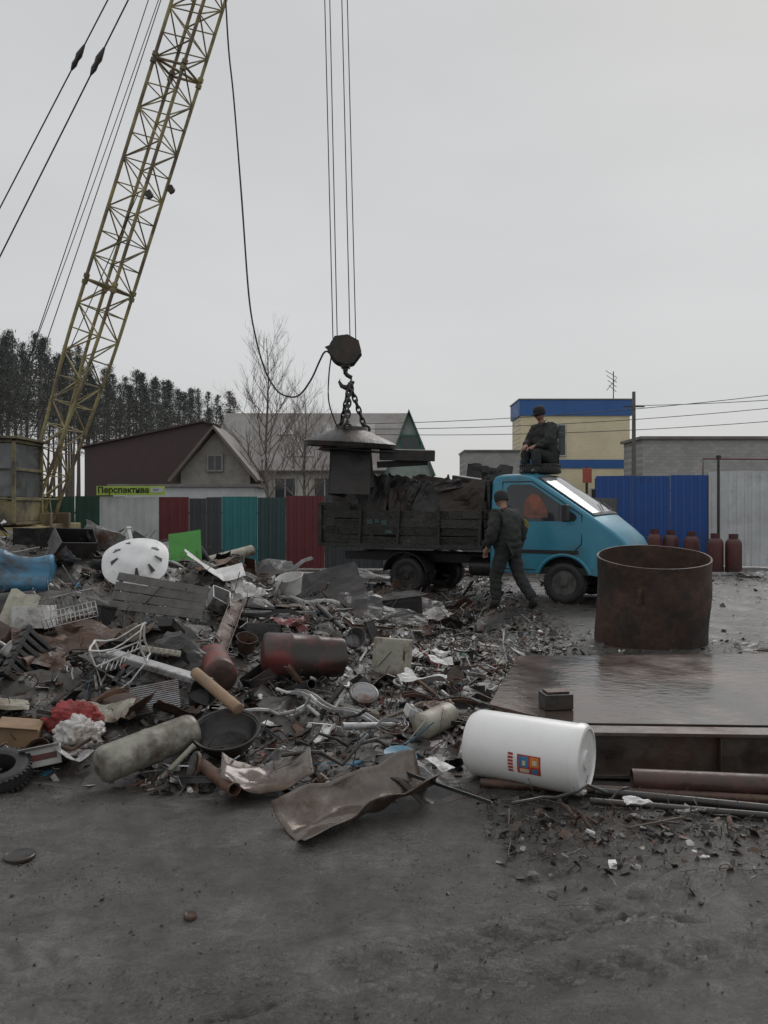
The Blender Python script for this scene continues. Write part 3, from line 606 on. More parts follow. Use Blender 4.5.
for i in range(16):
    x=R.uniform(.8,2.5); y=R.gauss(3.98,.18)
    mi=R.choice([0,1,1,11,11,11,12,10])
    scrap(R.choice(['sheet','rod','bar','rod']),x,y,R.uniform(.07,.16),mi,(R.gauss(0,.15),R.gauss(0,.15),R.uniform(0,6)),dz=-.05)

# ---------------------------------------------------------------- big rusty ring
ringm=mat('heavy_rust',(.078,.042,.030),(.034,.021,.017),3.5,(.5,.85),.1,.5,dirt=(.022,.017,.015),dirt_amt=.6)
mb=MB(); r=.64; hh=1.04
pr=[(r,i*hh/10) for i in range(11)]+[(r-.02,hh)]+[(r-.02,hh-i*hh/10) for i in range(11)]+[(r,0)]
mb.lathe(pr,64,wob=.04)
rg=mb.build('rusty_steel_ring',ringm,loc=(3.16,9.35,.0),rot=(rad(9),rad(-1),0),smooth=40,label='large open rusty steel cylinder standing on mud',category='steel cylinder')
mb=MB(); mb.lathe([(r-.03,.30),(.001,.34)],40); mb.build('inner_fill',mudm,parent=rg)
mb=MB(); mb.box((-.35,-.58,.72),(.05,.04,.16),rot=(0,0,.5)); mb.build('weld_plate',rust,parent=rg,bevel=.004)

# ---------------------------------------------------------------- gas cylinders
cylm=mat('dark_red_gas_cylinder',(.085,.022,.02),(.045,.016,.015),5,(.4,.7),0,.15,dirt=(.03,.02,.018),dirt_amt=.5)
def gas(x,y,h,r):
    base=empty('gas_cylinder',(x,y,gh(x,y)),(0,0,R.uniform(0,6)),label='dark red gas cylinder standing by the fence',category='gas cylinder',group='gas cylinders standing at the fence')
    mb=MB(); mb.lathe([(.001,.02),(r*.9,.02),(r*.95,0),(r,.03),(r,h*.78),(r*.93,h*.86),(r*.7,h*.93),(r*.3,h*.965),(.001,h*.97)],24); mb.build('cylinder_body',cylm,parent=base,smooth=40)
    mb=MB(); mb.lathe([(r*.55,h*.92),(r*.58,h*1.07),(r*.53,h*1.07),(r*.5,h*.92)],20); mb.build('valve_collar',cylm,parent=base,smooth=40)
    mb=MB(); mb.cyl((0,0,h*.95),(0,0,h*1.05),.02,n=8); mb.cyl((-.04,0,h*1.05),(.04,0,h*1.05),.015,n=8); mb.build('valve',greym,parent=base)
for x,y in [(6.95,20.3),(7.35,20.25),(7.75,19.9),(8.05,19.2),(8.45,19.1)]: gas(x,y,.90+R.uniform(0,.06),.19)

# ---------------------------------------------------------------- fences
def fence_mat(n,c): return mat(n,c,tuple(x*.75 for x in c),1.2,(.4,.65),.1,.05,dirt=tuple(x*.45+.012 for x in c),dirt_amt=.3)
def fence(x0,y0,x1,y1,panels,h,label,pitch=.2,dep=.020,z0=.05):
    dx,dy=x1-x0,y1-y0; ln=math.hypot(dx,dy)
    root=empty('metal_fence',(x0,y0,0),(0,0,math.atan2(dy,dx)),label=label,category='fence')
    for (a,b,m,hh) in panels:
        mb=MB(); prof=[]; x=a
        while x<b-1e-4:
            for t,yy in ((0,0),(.35,0),(.45,-dep),(.9,-dep)):
                xx=x+t*pitch
                if xx<b-.006: prof.append((xx,yy))
            x+=pitch
        prof.append((b-.004,prof[-1][1]))
        dz=R.uniform(-.02,.02)
        vs=[(px,py,z0) for px,py in prof]+[(px,py,hh+dz*(px-a)) for px,py in prof]; n=len(prof)
        mb.add(vs,[(i,i+1,n+i+1,n+i) for i in range(n-1)])
        mb.build('fence_panel',m,parent=root,solid=.004)
    k=int(ln/2.5)+1
    for i in range(k+1):
        mb=MB(); mb.box((min(ln-.03,i*ln/k),.06,h/2-.02),(.06,.06,h-.06)); mb.build('fence_post',darkm,parent=root)
    for z in (.5,h-.4):
        mb=MB(); mb.box((ln/2,.03,z),(ln-.02,.03,.04)); mb.build('fence_rail',darkm,parent=root)
    return root
dg=fence_mat('dark_green_sheet',(.02,.055,.04)); wh=fence_mat('white_sheet',(.60,.62,.63)); ma=fence_mat('maroon_sheet',(.115,.024,.028)); dk=fence_mat('dark_grey_sheet',(.045,.05,.055)); te=fence_mat('teal_sheet',(.03,.17,.18)); bl=fence_mat('blue_sheet',(.022,.085,.30)); gy=fence_mat('grey_sheet',(.10,.10,.10))
P=[(-16,-11,gy),(-11,-7.82,dg),(-7.82,-7.2,dg),(-7.2,-6.55,wh),(-6.55,-5.70,wh),(-5.70,-4.93,ma),(-4.93,-4.5,dk),(-4.5,-4.1,dk),(-4.1,-3.2,te),(-3.2,-2.48,fence_mat('slate_green_sheet',(.03,.06,.06))),(-2.48,-1.5,ma),(-1.5,0,dk),(0,2.6,gy),(2.6,5.9,gy)]
fence(-16,20,5.9,20,[(a+16,b+16,m,1.86+R.uniform(-.05,.04)) for a,b,m in P],1.85,'patchwork fence of red, white, green and teal sheets')
fence(5.9,22,8.6,21,[(0,.98,bl,2.46),(.985,1.95,bl,2.45),(1.955,2.88,bl,2.46)],2.45,'bright blue corrugated metal sheet fence')
fence(8.63,21,15,18.8,[(i*.96,i*.96+.955,wh,2.54) for i in range(7)],2.5,'white corrugated metal sheet fence')
mb=MB(); mb.cyl((8.72,20.6,0),(8.72,20.6,2.95),.035,n=10); mb.box((8.72,20.6,2.9),(.12,.05,.08)); mb.build('steel_post',darkm,label='dark steel post standing in front of fence',category='post')
mb=MB(); mb.tube([(8.6,21.3,2.4),(8.6,21.3,2.9),(10.5,20.8,2.85)],.02,6); mb.build('pipe_frame',ma,label='thin dark red pipe frame above the fence',category='pipe frame')
mb=MB(); mb.cyl((5.8,22.6,0),(5.8,22.6,2.75),.04,n=10); rp=mb.build('sign_post',darkm,label='slim post with small orange red board behind fence',category='sign post')
mb=MB(); mb.box((5.8,22.55,2.5),(.26,.03,.42)); mb.build('sign_board',mat('orange_board',(.42,.09,.05),(.32,.07,.04),5,(.5,.7),0,0),parent=rp,bevel=.01)

sg_=empty('shop_sign',(-7.25,19.93,1.90),label='lime yellow banner sign with black lettering on fence',category='sign')
mb=MB(); mb.box((.86,0,.115),(1.72,.03,.23)); mb.build('sign_board',mat('lime_banner',(.42,.56,.10),(.36,.48,.08),2,(.4,.6),0,0),parent=sg_)
def text(s,size,loc,rot,m,parent,name='lettering',ext=.002,off=0):
    c=bpy.data.curves.new(name,'FONT'); c.body=s; c.size=size; c.extrude=ext; c.offset=off
    t=bpy.data.objects.new('tmp',c); col.objects.link(t); bpy.context.view_layer.update()
    me=bpy.data.meshes.new_from_object(t.evaluated_get(bpy.context.evaluated_depsgraph_get())); bpy.data.objects.remove(t)
    me.materials.clear(); me.materials.append(m); o=bpy.data.objects.new(name,me); col.objects.link(o); o.location=loc; o.rotation_euler=rot; o.parent=parent; return o
text('Перспектива',.205,(.03,-.02,.06),(rad(90),0,0),black,sg_,off=.006)
mb=MB(); mb.box((1.53,-.018,.13),(.30,.004,.12)); mb.build('sign_patch',wh,parent=sg_)
text('тел',.09,(1.42,-.024,.10),(rad(90),0,0),bl,sg_)

# ---------------------------------------------------------------- buildings
shedm=mat('dark_maroon_cladding',(.055,.034,.035),(.040,.026,.028),1.5,(.6,.8),0,.05)
roofm=mat('grey_metal_roof',(.20,.19,.18),(.115,.107,.10),1.2,(.35,.6),.1,.1,dirt=(.095,.082,.075),dirt_amt=.5)
roofm2=mat('brown_tiles',(.115,.095,.085),(.08,.068,.06),2,(.5,.7),0,.1)
wallw=mat('cream_render',(.52,.50,.44),(.42,.40,.35),2,(.7,.9),0,.05)
wallb=mat('brown_render',(.25,.235,.21),(.18,.17,.15),2,(.7,.9),0,.05,dirt=(.13,.12,.105))
wallg=mat('green_grey_boards',(.24,.28,.255),(.16,.20,.18),3,(.6,.9),0,.05)
glassm=mat('dark_window_glass',(.03,.035,.04),(.02,.022,.025),2,(.05,.12),0,0)
framew=mat('white_window_frame',(.5,.5,.48),None,3,(.4,.6),0,0)
frameg=mat('grey_window_frame',(.22,.21,.19),None,3,(.4,.6),0,0)
def window(parent,x,y,z,w,h,fm=framew):
    wn=empty('window',(x,y,z),parent=parent)
    mb=MB(); mb.box((0,0,0),(w,.04,h)); mb.build('window_pane',glassm,parent=wn)
    mb=MB(); t=.07
    for s in (-1,1):
        mb.box((s*(w/2+t/2),-.02,0),(t,.08,h)); mb.box((0,-.02,s*(h/2+t/2)),(w+2*t,.08,t))
    mb.box((0,-.032,0),(.045,.02,h-.002)); mb.build('window_frame',fm,parent=wn)
sh=empty('shed',(-16.3,43,0),label='dark maroon metal clad shed with sloping roof',category='shed')
mb=MB()
mb.add([(0,0,0),(7.1,0,0),(7.1,0,6.1),(6.4,0,6.25),(0,0,4.9),(0,8,0),(7.1,8,0),(7.1,8,6.1),(6.4,8,6.25),(0,8,4.9)],[(0,1,2,3,4),(5,9,8,7,6),(0,4,9,5),(1,6,7,2)])
mb.build('shed_wall',shedm,parent=sh)
mb=MB(); mb.add([(-.3,-.2,4.87),(6.45,-.2,6.30),(7.3,-.2,6.08),(7.3,8.2,6.08),(6.45,8.2,6.30),(-.3,8.2,4.87)],[(0,1,4,5),(1,2,3,4)])
mb.build('shed_roof',shedm,parent=sh,solid=.08)
ho=empty('house',(-8.9,36,0),label='cream house with grey brown metal gable roofs',category='house')
mb=MB(); mb.box((5.6,4,1.75),(8.6,8,3.5))
mb.add([(9.9,0,3.5),(9.9,8,3.5),(9.9,4,6.2)],[(0,1,2)]); mb.add([(1.3,0,3.5),(1.3,8,3.5),(1.3,4,6.2)],[(0,2,1)])
mb.build('house_wall',wallw,parent=ho)
mb=MB(); mb.box((1.6,-.6,1.25),(3.0,2.4,2.5)); mb.build('wing_wall',wallw,parent=ho)
mb=MB(); mb.add([(.1,-1.8,2.5),(3.1,-1.8,2.5),(3.1,-1.8,3.1),(1.6,-1.8,4.85),(.1,-1.8,3.1)],[(0,1,2,3,4)]); mb.build('gable_boarding',wallb,parent=ho,solid=.03)
mb=MB()
mb.add([(.9,-.45,3.25),(10.2,-.45,3.25),(10.2,4,6.35),(.9,4,6.35),(.9,8.45,3.25),(10.2,8.45,3.25)],[(0,1,2,3),(3,2,5,4)])
mb.build('roof',roofm,parent=ho,solid=.10)
ra=math.atan2(3.1,4.45)
for (x,t,w_,l_,m_) in [(6.6,.50,1.1,2.2,'light_roof_panel'),(8.0,.62,.9,1.8,'light_roof_panel'),(5.0,.35,1.3,1.5,'pale_roof_panel'),(4.2,.70,.9,1.2,'light_roof_panel')]:
    mb=MB(); mb.box((0,0,0),(w_,l_,.03)); mb.build('roof_panel',mat(m_,(.33,.325,.32),(.22,.215,.21),3,(.3,.5),.1,.05) if m_[0]=='l' else mat(m_,(.22,.215,.21),(.15,.145,.14),3,(.3,.5),.1,.05),parent=ho,loc=(x,-.45+4.45*t,3.25+3.1*t+.02),rot=(ra,0,0))
mb=MB(); mb.add([(-.35,-2.3,2.75),(1.6,-2.3,5.1),(1.6,4,5.1),(-.35,4,2.75),(3.55,-2.3,2.75),(3.55,4,2.75)],[(0,1,2,3),(1,4,5,2)])
mb.build('wing_roof',roofm2,parent=ho,solid=.14)
mb=MB(); mb.add([(8.9,-1.0,3.0),(10.0,-1.0,5.95),(11.2,-1.0,3.0),(8.9,3,3.0),(10.0,3,5.95),(11.2,3,3.0)],[(0,1,4,3),(1,2,5,4)])
mb.build('gable_roof',mat('green_grey_trim',(.05,.10,.085),None,3,(.5,.7),0,0),parent=ho,solid=.12)
mb=MB(); mb.add([(9.0,-.8,0),(11.05,-.8,0),(11.05,-.8,3.2),(10.0,-.8,5.75),(9.0,-.8,3.2),(11.05,2.9,0),(11.05,2.9,3.2)],[(0,1,2,3,4),(1,5,6,2)]); mb.build('gable_wall',wallg,parent=ho)
window(ho,1.6,-1.86,3.5,.55,.6,frameg); window(ho,1.55,-1.84,1.5,1.2,.9,frameg)
window(ho,10.05,-.84,4.2,.7,1.1,fm=mat('green_frame',(.03,.12,.08),None,3,(.5,.6),0,0)); window(ho,10.05,-.84,1.9,1.0,1.2)
for x in (4.4,6.2,8.0): window(ho,x,-.03,2.3,.9,1.2)
lo=empty('outbuilding',(-9.6,28,0),label='low white outbuilding behind the fence',category='outbuilding')
mb=MB(); mb.box((2.5,1.5,1.15),(5,3,2.3)); mb.build('outbuilding_wall',wh,parent=lo); mb=MB(); mb.box((2.5,1.5,2.36),(5.3,3.3,.1)); mb.build('outbuilding_roof',roofm,parent=lo)

def brick(name,c1,c2,mortar,sx=1.6):
    m=bpy.data.materials.new(name); m.use_nodes=True; nt=m.node_tree; N=nt.nodes; L=nt.links; b=N['Principled BSDF']
    tc=N.new('ShaderNodeTexCoord'); mp=N.new('ShaderNodeMapping'); mp.inputs['Rotation'].default_value=(rad(90),0,0); L.new(tc.outputs['Object'],mp.inputs['Vector'])
    br=N.new('ShaderNodeTexBrick'); br.inputs['Scale'].default_value=sx; br.inputs['Color1'].default_value=(*c1,1); br.inputs['Color2'].default_value=(*c2,1); br.inputs['Mortar'].default_value=(*mortar,1); br.inputs['Mortar Size'].default_value=.015
    L.new(mp.outputs['Vector'],br.inputs['Vector'])
    n=N.new('ShaderNodeTexNoise'); n.inputs['Scale'].default_value=.8; n.inputs['Detail'].default_value=8; L.new(tc.outputs['Object'],n.inputs['Vector'])
    mr=N.new('ShaderNodeMapRange'); mr.inputs['To Min'].default_value=.75; mr.inputs['To Max'].default_value=1.25; L.new(n.outputs['Fac'],mr.inputs['Value'])
    mx=N.new('ShaderNodeMixRGB'); mx.blend_type='MULTIPLY'; mx.inputs['Fac'].default_value=1; L.new(br.outputs['Color'],mx.inputs['Color1']); L.new(mr.outputs['Result'],mx.inputs['Color2']); L.new(mx.outputs['Color'],b.inputs['Base Color']); b.inputs['Roughness'].default_value=.85
    return m
yel=brick('pale_yellow_brick',(.72,.64,.43),(.68,.60,.40),(.56,.50,.37),2)
gbr=brick('grey_brick',(.38,.37,.36),(.31,.305,.30),(.27,.27,.27),1.6)
blp=fence_mat('blue_fascia',(.035,.12,.34))
yb=empty('commercial_building',(7.8,45,0),label='yellow brick building with blue fascia and stripe',category='building')
mb=MB(); mb.box((3.1,1.5,3.4),(6.2,3,6.8)); mb.build('building_wall',yel,parent=yb)
mb=MB(); mb.box((3.1,1.5,7.25),(6.4,3.2,.9)); mb.build('roof_fascia',blp,parent=yb)
mb=MB(); mb.box((3.1,1.5,7.73),(6.5,3.3,.06)); mb.build('coping',roofm,parent=yb)
mb=MB(); mb.box((3.1,1.5,4.05),(6.28,3.08,.5)); mb.build('wall_stripe',blp,parent=yb)
window(yb,2.1,-.02,5.4,.8,1.7); window(yb,1.6,-.02,2.0,1.2,1.2); window(yb,4.6,-.02,2.0,1.2,1.2)
gb=empty('warehouse',(12.6,38.5,0),label='long grey brick warehouse with flat roof',category='building')
mb=MB(); mb.box((13,1.5,2.45),(26,3,4.9)); mb.build('warehouse_wall',gbr,parent=gb)
mb=MB(); mb.box((13,1.5,4.97),(26.3,3.3,.14)); mb.build('warehouse_roof',roofm,parent=gb)
mb=MB(); mb.box((13,1.5,.7),(26.06,3.06,1.4)); mb.build('wall_plinth',concm,parent=gb)
for x in (12,15,18): window(gb,x,-.02,2.6,1.1,1.1)
g2=empty('brick_garage',(4.4,43,0),label='low grey brick garage beside yellow building',category='garage')
mb=MB(); mb.box((1.5,1.5,2.3),(3.0,3,4.6)); mb.build('garage_wall',gbr,parent=g2); mb=MB(); mb.box((1.5,1.5,4.66),(3.1,3.2,.1)); mb.build('garage_roof',roofm,parent=g2)
mb=MB(); mb.box((1.5,-.03,1.2),(2.2,.05,2.3)); mb.build('garage_door',darkm,parent=g2)

up=empty('utility_pole',(11.7,37,0),label='slim concrete utility pole carrying wires',category='utility pole')
mb=MB(); mb.cyl((0,0,0),(0,0,7.0),.13,.08,n=10); mb.build('pole_shaft',concm,parent=up,smooth=40)
mb=MB(); mb.box((0,0,6.3),(1.0,.06,.06)); mb.build('cross_arm',darkm,parent=up)
an=empty('rooftop_antenna',(13.3,45.8,7.76),label='thin rooftop antenna with slanted rods',category='antenna')
mb=MB(); mb.cyl((0,0,0),(0,0,1.7),.03,n=6); mb.build('antenna_mast',darkm,parent=an)
mb=MB()
for k in range(4): mb.cyl((-.45+.06*k,0,1.75-.28*k),(.25-.02*k,.1,1.35-.27*k),.018,n=5)
mb.cyl((.2,.1,1.3),(-.4,0,.6),.018,n=5)
mb.build('antenna_rod',darkm,parent=an)
def wire(a,b,sag,r,name,label,grp):
    a=Vector(a);b=Vector(b); p=[a.lerp(b,t/20)-Vector((0,0,sag*4*(t/20)*(1-t/20))) for t in range(21)]
    mb=MB(); mb.tube(p,r,5); return mb.build(name,black,label=label,category='cable',group=grp)
for z0,z1 in ((6.1,7.0),(5.85,6.3),(5.6,5.6)):
    wire((-1.0,38,z0-.5),(24,33,z1+.35),.45,.016,'power_line','thin overhead power line above the yard','overhead power lines')
wire((11.7,37,6.35),(26,30,6.9),.3,.016,'power_line','thin overhead power line above the yard','overhead power lines')

# ---------------------------------------------------------------- trees
barkm=mat('pine_bark',(.12,.10,.088),(.075,.065,.06),3,(.8,.95),0,.3)
needm=mat('hazed_pine_needles',(.060,.070,.062),(.036,.044,.040),1.5,(.7,.9),0,0,island=.45)  # distance haze painted into the colour: needles lightened and greyed
def pine_mesh(seed,H):
    rr=random.Random(seed); mb=MB(); bend=[rr.uniform(-.4,.4) for _ in range(2)]
    def ax(z): t=z/H; return Vector((bend[0]*t*t*2,bend[1]*t*t*2,z))
    mb.tube([ax(H*t/8) for t in range(9)],[.20*(1-.85*t/8)*H/18 for t in range(9)],7)
    cb=H*rr.uniform(.42,.58); nb=44; leaf=MB()
    def lf(c,lo,hi):
        s=rr.uniform(lo,hi); M=Matrix.Translation(c)@Euler((rr.uniform(0,6),rr.uniform(0,6),rr.uniform(0,6))).to_matrix().to_4x4()
        leaf.add([(-s,-s*.30,0),(s,-s*.18,0),(s*.8,s*.30,s*.2),(-s*.7,s*.2,0)],[(0,1,2,3)],0,M)
    for i in range(nb):
        t=((i+rr.random())/nb)**.9; z=cb+(H-cb)*t; ln=(1-t)**.8*H*.12*rr.uniform(.35,1.35)+.2; a=rr.uniform(0,6.28); el=rr.uniform(-.05,.45)
        p=ax(z); e=p+Vector((math.cos(a)*ln,math.sin(a)*ln,ln*el)); mb.tube([p,e],[.05,.015],4)
        for c in range(3):
            f=.35+.33*c; cc=p.lerp(e,f); cr_=ln*.34+.3
            for k in range(20):
                lf(cc+Vector((rr.gauss(0,1)*cr_*.55,rr.gauss(0,1)*cr_*.55,rr.gauss(0,1)*cr_*.36)),.04,.13)
    for k in range(90):
        h_=abs(rr.gauss(0,.8)); lf(ax(H)+Vector((rr.gauss(0,.06+.15*h_),rr.gauss(0,.06+.15*h_),-h_)),.05,.12)
    return mb,leaf
vars_=[]
for sd in range(6):
    tr,lf_=pine_mesh(sd+20,18); root=empty('pine_tree',(0,0,0),label='tall dark pine tree at the forest edge',category='tree',group='pines at the forest edge')
    a=tr.build('trunk',barkm,parent=root,smooth=50); b_=lf_.build('crown',needm,parent=root); vars_.append((root,a,b_))
top=[(-30,328),(0,330),(50,336),(75,352),(100,365),(150,374),(200,388),(225,396),(245,404)]
T=[]
rt=random.Random(5)
for row,(Y,dp,g_) in enumerate(((80,0,16),(93,5,12),(108,8,10),(124,12,9))):
    px=-30+row*5
    while px<240:
        T.append((px,Y+rt.uniform(-4,4),lerp(top,px)+dp*rt.uniform(0,1)+rt.uniform(-6,22))); px+=rt.uniform(.6,1.5)*g_
for i,(px,Y,ty) in enumerate(T):
    Hh=1.6+(507-ty)*Y/790; v=vars_[i%6]
    if i<6: rt_=v[0]
    else:
        rt_=v[0].copy(); col.objects.link(rt_)
        for c in v[1:]:
            cc=c.copy(); cc.parent=rt_; col.objects.link(cc)
    s=Hh/18; wq=s*rt.uniform(.8,1.1); rt_.location=((px-384)*Y/790,Y,0); rt_.scale=(wq,wq,s); rt_.rotation_euler=(0,0,rt.uniform(0,6.28))
bk=mat('birch_twig_bark',(.17,.14,.125),(.09,.075,.068),3,(.8,.9),0,.1)
def bare(name,loc,H,seed,label):
    rr=random.Random(seed); root=empty(name,loc,label=label,category='tree')
    tk=MB(); tk.tube([(0.05*math.sin(t),.05*math.cos(t*1.3),H*.93*t/10) for t in range(11)],[.085*(1-.09*t) for t in range(11)],8)
    tk.build('trunk',bk,parent=root,smooth=50)
    cr=MB()
    def br(p,d,l,r,lv):
        pts=[p];q=p.copy();dd=d.copy()
        for k in range(4):
            dd=(dd+Vector((rr.gauss(0,.10),rr.gauss(0,.10),.10))).normalized(); q=q+dd*l/4; pts.append(q.copy())
        cr.tube(pts,[r*(1-.2*k) for k in range(5)],4 if lv>0 else 5)
        if lv<3:
            for k in range([6,4,3][lv]):
                f=rr.uniform(.2,1); i=min(3,int(f*4)); b0=pts[i].lerp(pts[i+1],f*4-i if f<1 else 1)
                a=rr.uniform(0,6.28); nd=(dd+Vector((math.cos(a),math.sin(a),rr.uniform(-.1,.3)))*rr.uniform(.4,.9)).normalized()
                br(b0,nd,l*rr.uniform(.4,.65),r*.5,lv+1)
    for i in range(26):
        t=.25+.71*i/26; a=i*2.4+rr.uniform(-.4,.4); el=rr.uniform(.8,1.5)
        l=H*.28*(1-t)**.5*rr.uniform(.8,1.2)+.25
        br(Vector((0,0,H*.93*t)),Vector((math.cos(a),math.sin(a),el)).normalized(),l,.030*(1.2-t),0)
    cr.build('crown',bk,parent=root)
bare('birch_tree',(-3.85,26,0),7.7,3,'bare leafless birch tree behind the fence')
bare('bare_tree',(-2.9,29,0),6.2,9,'smaller bare leafless tree near the house')

# ---------------------------------------------------------------- truck
TA=rad(-29); TP=(3.40,13.76,0)
Mt=Matrix.Translation(TP)@Matrix.Rotation(TA,4,'Z')
blue=mat('blue_car_paint',(.040,.215,.31),(.032,.18,.265),2,(.25,.4),.1,.02,dirt=(.05,.10,.12),dirt_amt=.3)
tk=empty('flatbed_truck',TP,(0,0,TA),label='blue cab flatbed truck loaded with scrap',category='truck')
body=MB()
def yy(z): return .97-.13*max(0,z-1.27)/.87
for s in (-1,1):
    lower=[(-1.28,.50),(-.42,.50)]+[(.0+.44*math.cos(a),.36+.44*math.sin(a)) for a in [rad(t) for t in range(155,20,-15)]]+[(.42,.50),(.45,.50),(.45,1.27),(-1.28,1.27)]
    body.add([(x,s*.97,z) for x,z in lower],[tuple(range(len(lower)))])
    up_=[(-1.28,1.27),(.45,1.27),(.45,1.44),(-.48,2.06),(-.60,2.12),(-.80,2.145),(-1.15,2.14),(-1.24,2.11),(-1.28,2.02)]
    body.add([(x,s*yy(z),z) for x,z in up_],[tuple(range(len(up_)))])
    fr_=[(.45,.97,.50),(.93,.86,.42),(1.02,.84,.55),(1.04,.83,.78),(1.01,.81,.93),(.93,.80,1.06),(.77,.83,1.20),(.45,yy(1.44),1.44),(.45,.97,1.27)]
    body.add([(x,s*y,z) for x,y,z in fr_],[tuple(range(len(fr_)))])
prof=[(-1.28,.50,.97),(-1.28,1.27,.97),(-1.28,2.02,yy(2.02)),(-1.24,2.11,yy(2.11)),(-1.15,2.14,yy(2.14)),(-.80,2.145,yy(2.145)),(-.60,2.12,yy(2.12)),(-.48,2.06,yy(2.06)),(.45,1.44,yy(1.44)),(.77,1.20,.83),(.93,1.06,.80),(1.01,.93,.81),(1.04,.78,.83),(1.02,.55,.84),(.93,.42,.86)]
def bul(i,t):
    x,z,y=prof[i]; k=(1-t*t)
    bx=[0,0,0,0,0,0,.05,.09,.12,.11,.10,.09,.08,.08,.08][i]*k; bz=(.05 if 2<i<8 else (.035 if 7<i<11 else 0))*k
    return (x+bx,y*t,z+bz)
def strip(mb,i0,i1,mi=0):
    for i in range(i0,i1):
        a=[bul(i,-1+2*j/12) for j in range(13)]; b=[bul(i+1,-1+2*j/12) for j in range(13)]
        mb.add(a+b,[(j,j+1,13+j+1,13+j) for j in range(12)],mi)
strip(body,0,14)
body.build('cab_body',blue,parent=tk,fixn=True,bevel=.035,seg=3,smooth=48)
mb=MB(); mb.box((-.1,0,.55),(1.9,1.86,.12)); mb.box((0,0,.7),(1.0,1.5,.3)); mb.build('underbody',black,parent=tk)
def ws(u,v):
    t=-.90+1.80*v; a=Vector(bul(7,t)); b=Vector(bul(8,t)); p=a.lerp(b,.0+.95*u); return p+Vector((.55,0,.83))*.014
mb=MB(); mb.sheet(ws,4,12); mb.build('windshield',mat('windshield_glass',(.32,.33,.335),(.27,.28,.285),1,(.05,.1),.2,0),parent=tk,smooth=60)
mb=MB()
mb.sheet(lambda u,v:Vector(ws(u*.04-.045,v))+Vector((.004,0,.004)),1,12); mb.sheet(lambda u,v:Vector(ws(.99+u*.06,v))+Vector((.004,0,.004)),1,12)
for e_ in (0,1): mb.sheet(lambda u,v:Vector(ws(u,e_*.975+v*.025))+Vector((.004,0,.004)),4,1)
mb.build('windshield_seal',black,parent=tk,solid=.006)
for dy in (-.45,.25):
    mb=MB(); mb.tube([Vector(ws(.98,.5+dy*.5))+Vector((.02,0,.02)),Vector(ws(.75,.5+dy*.5+.28))+Vector((.02,0,.02))],.01,5); mb.build('wiper',black,parent=tk)
for s in (-1,1):
    o=s*.008
    mb=MB(); pts=[(-1.00,1.37),(.18,1.37),(.22,1.42),(.20,1.47),(-.52,1.95),(-.60,1.98),(-.94,1.98),(-1.00,1.92)]
    mb.add([(x,s*yy(z)+o,z) for x,z in pts],[tuple(range(len(pts)))]); dw=mb.build('door_window',glassm,parent=tk,fixn=True)
    if s<0:
        mb=MB(); pts=[(-.70,1.42),(-.26,1.42),(-.28,1.56),(-.36,1.70),(-.44,1.80),(-.55,1.83),(-.66,1.72)]
        mb.add([(x,s*yy(z)+o*1.5,z) for x,z in pts],[tuple(range(len(pts)))]); mb.build('curtain',mat('faded_orange_cloth',(.24,.08,.045),(.09,.04,.03),8,(.5,.7),0,.1,dirt=(.04,.03,.03)),parent=dw,fixn=True,label='faded orange cloth behind the glass')
    mb=MB()
    for (x0,z0,x1,z1) in [(-1.08,.55,-1.08,2.03),(-1.08,2.03,-.56,2.03),(-.56,2.03,.30,1.47),(.30,1.47,.30,1.0),(-.08,1.38,-.08,1.65),(.30,1.0,.14,.83),(-1.08,.56,-.48,.56)]:
        a=Vector((x0,s*(yy(z0)+.003),z0)); b=Vector((x1,s*(yy(z1)+.003),z1)); mb.cyl(a,b,.009,n=6)
    mb.build('door_seam',black,parent=tk)
    mb=MB(); mb.box((-.92,s*(.97+.02),1.17),(.15,.025,.035)); mb.build('door_handle',black,parent=tk,bevel=.006)
    mb=MB(); mb.box((-.4,s*.975,.86),(1.3,.012,.06)); mb.build('side_moulding',black,parent=tk)
    m_=empty('side_mirror',(.10,s*1.14,1.50),parent=tk)
    mb=MB(); mb.box((0,s*.03,0),(.09,.20,.28)); mb.build('mirror_housing',black,parent=m_,bevel=.02)
    mb=MB(); mb.tube([(0,0,-.05),(-.02,-s*.20,-.12)],.016,6); mb.build('mirror_arm',black,parent=m_)
    mb=MB(); mb.tube([(.455*math.cos(rad(t)),s*.958,.36+.455*math.sin(rad(t))) for t in range(18,163,8)],.034,8)
    mb.build('wheel_arch',blue,parent=tk,smooth=60)
    mb=MB(); mb.lathe([(.11,0),(.11,.02),(.085,.03),(.001,.035)],20,M=Matrix.Translation((1.045,s*.62,.80))@Matrix.Rotation(rad(s*14),4,'Z')@Matrix.Rotation(rad(82),4,'Y')); mb.build('headlight',mat('headlight_glass',(.5,.5,.48),None,5,(.08,.15),.3,0),parent=tk,smooth=40)
    mb=MB(); mb.box((.90,s*.885,.88),(.16,.02,.07),rot=(0,0,rad(-s*14))); mb.build('turn_signal',mat('amber_lens',(.4,.13,.02),None,5,(.1,.2),0,0),parent=tk,bevel=.01)
mb=MB(); mb.box((1.125,0,.80),(.02,.8,.16))
for k in range(4): mb.box((1.13,0,.745+k*.037),(.03,.8,.012))
mb.build('grille',black,parent=tk)
mb=MB(); mb.box((1.06,0,.50),(.22,1.80,.20)); mb.box((.80,-.90,.50),(.40,.06,.19),rot=(0,0,rad(12))); mb.box((.80,.90,.50),(.40,.06,.19),rot=(0,0,rad(-12))); mb.build('front_bumper',black,parent=tk,bevel=.03,seg=3)
mb=MB(); mb.lathe([(.001,0),(.095,0),(.095,.004),(.001,.004)],28,M=Matrix.Translation((-.68,-.974,1.30))@Matrix.Rotation(rad(90),4,'X'))
